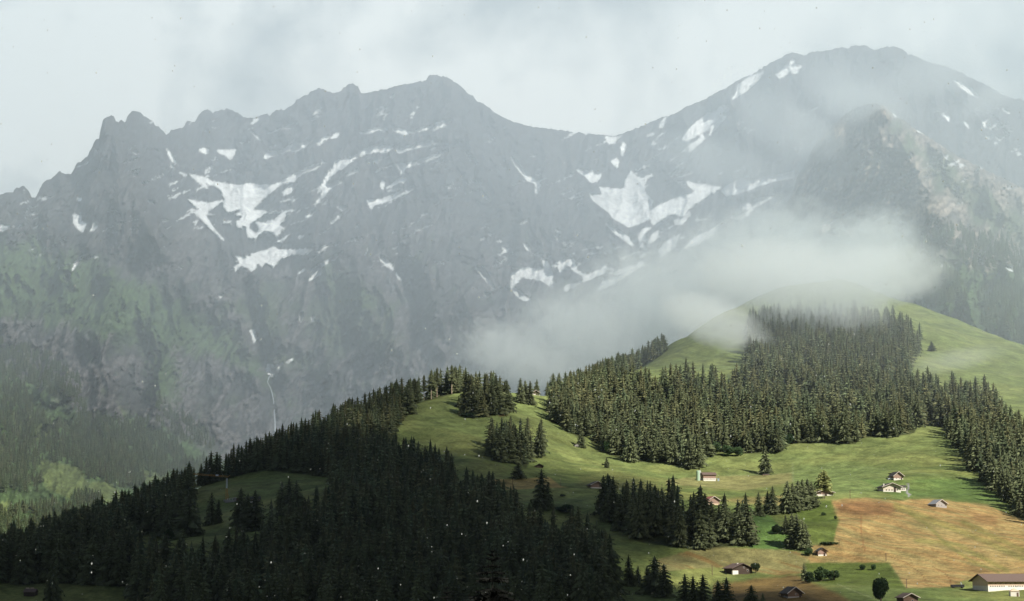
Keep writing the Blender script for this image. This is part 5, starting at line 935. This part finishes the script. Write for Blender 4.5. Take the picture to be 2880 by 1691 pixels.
def cloud_bank(name, blobs, dens, nscale, label, step=1.0, colr=(0.95, 1, 1), thr=0.5, contrast=2.2, aniso=-0.2, pad=1.12):
    """a closed lumpy hull; the density inside is a sum of soft lobes broken up by turbulence.
    blobs: (frame x, frame y, distance, half width, half height, half depth, tilt)"""
    B = []
    for px, py, D, rx, rz, ry, tl in blobs:
        dx, dz = ray(px, py); s = D / FPX; B.append((dx * D, D, dz * D, rx * s, ry, rz * s, R(tl)))
    m = bpy.data.materials.new(name); m.use_nodes = True; t = NT(m.node_tree)
    P = t.n('ShaderNodeNewGeometry').outputs['Position']; tot = None
    for (x, y, z, rx, ry, rz, tl) in B:
        mp = t.n('ShaderNodeVectorMath', operation='SUBTRACT', i={0: P, 1: (x, y, z)}).outputs[0]
        if abs(tl) > 1e-3: mp = t.n('ShaderNodeVectorRotate', rotation_type='Y_AXIS', i={'Vector': mp, 'Angle': tl}).outputs[0]
        mp = t.n('ShaderNodeVectorMath', operation='DIVIDE', i={0: mp, 1: (rx, ry, rz)}).outputs[0]
        l = t.n('ShaderNodeVectorMath', operation='DOT_PRODUCT', i={0: mp, 1: mp}).outputs['Value']
        g = t.m('SUBTRACT', 1.0, l, clamp=True)
        tot = g if tot is None else t.m('MAXIMUM', tot, g)
    n = t.noise(P, nscale, 5, 0.62, 0.6); k = t.m('SUBTRACT', t.m('ADD', tot, t.m('MULTIPLY', t.m('SUBTRACT', n, 0.5), contrast)), thr)
    k = t.m('MULTIPLY', t.ramp(k, 0.0, 0.9), t.ramp(tot, 0.0, 0.25))
    v = t.n('ShaderNodeVolumePrincipled', i={'Color': tuple(colr) + (1,), 'Density': t.m('MULTIPLY', k, dens), 'Anisotropy': aniso})
    t.n('ShaderNodeOutputMaterial', i={1: v.outputs[0]})
    m.cycles.volume_step_rate = step
    # hull: union-like single surface by remeshing the lobes
    V = []; F = []; o = 0
    for (x, y, z, rx, ry, rz, tl) in B:
        nu, nv = 20, 12
        for j in range(nv + 1):
            th = math.pi * j / nv
            for i in range(nu):
                ph = 2 * math.pi * i / nu; a, b, c = math.sin(th) * math.cos(ph) * rx * pad, math.sin(th) * math.sin(ph) * ry * pad, math.cos(th) * rz * pad
                ct, st = math.cos(-tl), math.sin(-tl); V.append((x + a * ct + c * st, y + b, z - a * st + c * ct))
        for j in range(nv):
            for i in range(nu): F.append((o + j * nu + i, o + (j + 1) * nu + i, o + (j + 1) * nu + (i + 1) % nu, o + j * nu + (i + 1) % nu))
        o = len(V)
    me = np_mesh(name, V, F); ob = link(name, me, kind='stuff', label=label, category='cloud')
    rm = ob.modifiers.new('hull', 'REMESH'); rm.mode = 'VOXEL'; rm.voxel_size = max(18.0, 0.14 * min(b[5] for b in B) * 2)
    dg = bpy.context.evaluated_depsgraph_get(); nm = bpy.data.meshes.new_from_object(ob.evaluated_get(dg)); ob.modifiers.clear(); ob.data = nm; nm.name = name; outward(nm)
    nm.materials.clear(); nm.materials.append(m)
    return ob
d_ = 1 / 0.875
cloud_bank('cloud_bank', [(a * d_, b * d_, D, rx * d_, rz * d_, ry, tl) for a, b, D, rx, rz, ry, tl in (
   (1280, 880, 2900, 200, 100, 260, -12), (1440, 830, 2900, 220, 150, 300, -10), (1640, 750, 2950, 270, 175, 320, -8), (1800, 680, 2950, 250, 165, 320, -5), (1930, 620, 3000, 240, 135, 300, -8), (2080, 635, 2950, 200, 130, 280, 10), (2050, 740, 2850, 200, 80, 260, 8), (2170, 590, 3050, 110, 70, 200, -15), (1330, 905, 2800, 170, 66, 200, -14))],
   0.0075, 0.05, 'white cloud bank clinging between the forested hill and the massif', thr=0.24, contrast=3.5, step=0.45, aniso=-0.3)
cloud_bank('summit_cloud', [(a * d_, b * d_, D, rx * d_, rz * d_, ry, tl) for a, b, D, rx, rz, ry, tl in (
   (1760, 400, 5100, 210, 62, 260, -18), (1930, 310, 5150, 190, 80, 260, -36), (2090, 225, 5200, 180, 78, 260, -22), (2280, 190, 5200, 200, 66, 260, 12), (2440, 240, 5200, 130, 46, 220, 24))],
   0.0028, 0.016, 'thin cloud sliding over the right summit', thr=0.20, contrast=1.8)
cloud_bank('mist_wisp', [(a * d_, b * d_, D, rx * d_, rz * d_, ry, tl) for a, b, D, rx, rz, ry, tl in ((2060, 790, 2200, 230, 70, 120, 4), (1900, 800, 2250, 160, 50, 110, -8))],
   0.0075, 0.012, 'torn mist drifting through the top of the right forest', thr=0.40, contrast=1.8)
cloud_bank('mist_wisp', [(a * d_, b * d_, D, rx * d_, rz * d_, ry, tl) for a, b, D, rx, rz, ry, tl in ((2380, 880, 1960, 190, 42, 70, 10),)],
   0.0055, 0.009, 'faint wisp of mist lying on the upper right pasture', thr=0.42, contrast=1.8)

cloud_bank('crag_cloud', [(a * d_, b * d_, D, rx * d_, rz * d_, ry, tl) for a, b, D, rx, rz, ry, tl in ((2140, 262, 4600, 180, 50, 170, -14), (2010, 335, 4650, 120, 48, 150, -42))],
   0.004, 0.016, 'thin cloud wrapped round the tip of the right crag', thr=0.08, contrast=1.3)
cloud_bank('hill_cloud', [(a * d_, b * d_, D, rx * d_, rz * d_, ry, tl) for a, b, D, rx, rz, ry, tl in ((1960, 695, 2230, 290, 112, 170, -6), (2130, 690, 2240, 240, 92, 160, 8), (1760, 795, 2120, 170, 62, 120, -24))],
   0.009, 0.05, 'soft cloud cap lying over the top of the forested hill', thr=0.02, contrast=2.0)

# clouds added sunward, out of frame, shaped to shade the left and central slopes
def storm(name, frame_poly, zc, thick, soft, dens, label, seed, world=False):
    hs = frame_poly if world else [h_ for h_ in ((q if len(q) == 3 else hit(*q)) for q in frame_poly) if h_ is not None]
    G_ = []
    for h_ in hs:
        k = (zc - h_[2]) / SUN.z; G_.append((h_[0] + SUN.x * k, h_[1] + SUN.y * k))
    P = np.array(G_); x = np.linspace(P[:, 0].min() - 60, P[:, 0].max() + 60, 90); y = np.linspace(P[:, 1].min() - 60, P[:, 1].max() + 60, 90)
    Xc, Yc_ = np.meshgrid(x, y); s = sdf(Xc + 90 * fbm(Xc / 260, Yc_ / 260, 3, seed), Yc_ + 90 * fbm(Xc / 260, Yc_ / 260, 3, seed + 4), G_)
    th = thick * smooth(-20, soft, s) * (1 + .25 * fbm(Xc / 160, Yc_ / 160, 4, seed + 8)); th = np.maximum(th, 0.0)
    up = np.stack([Xc, Yc_, zc + th], -1).reshape(-1, 3); dn = np.stack([Xc, Yc_, zc - th * .25 - .5], -1).reshape(-1, 3)
    n = len(x); f = grid_faces(n, n); N = n * n; keepf = (th.ravel()[f] > 0.01).any(1); f = f[keepf]
    # side skirts
    ed = {}
    for q in f:
        for a, b in zip(q, np.roll(q, -1)):
            if (b, a) in ed: del ed[(b, a)]
            else: ed[(int(a), int(b))] = 1
    sk = np.array([(b, a, a + N, b + N) for a, b in ed])
    me = np_mesh(name, np.concatenate([up, dn]), np.concatenate([f, f[:, ::-1] + N, sk]))
    outward(me); me.materials.append(vol_mat(name, (0.75, 0.78, 0.82), dens)); link(name, me, kind='stuff', label=label, category='cloud')
storm('shade_cloud', [(-500,600,-60),(-200,1655),(0,1600),(200,1526),(400,1445),(600,1358),(800,1280),(1000,1196),(1130,1140),(1180,1200),(1330,1330),(1560,1350),(1760,1390),(1850,1420),(2020,1425),(2165,1470),(2175,1570),(1980,1562),(1760,1556),(1850,1625),(2100,1655),(2500,1675),(200,600,-60)], 2500, 380, 90, 0.014, 'unseen dark cloud shaped to shade the left slope', 5)
storm('shade_cloud', [(900,1180),(1150,1130),(1300,1090),(1440,1110),(1560,1200),(1700,1340),(1800,1420),(1400,1400),(1100,1300)], 2300, 150, 120, 0.006, 'unseen thin cloud added to shade the central meadow', 9)
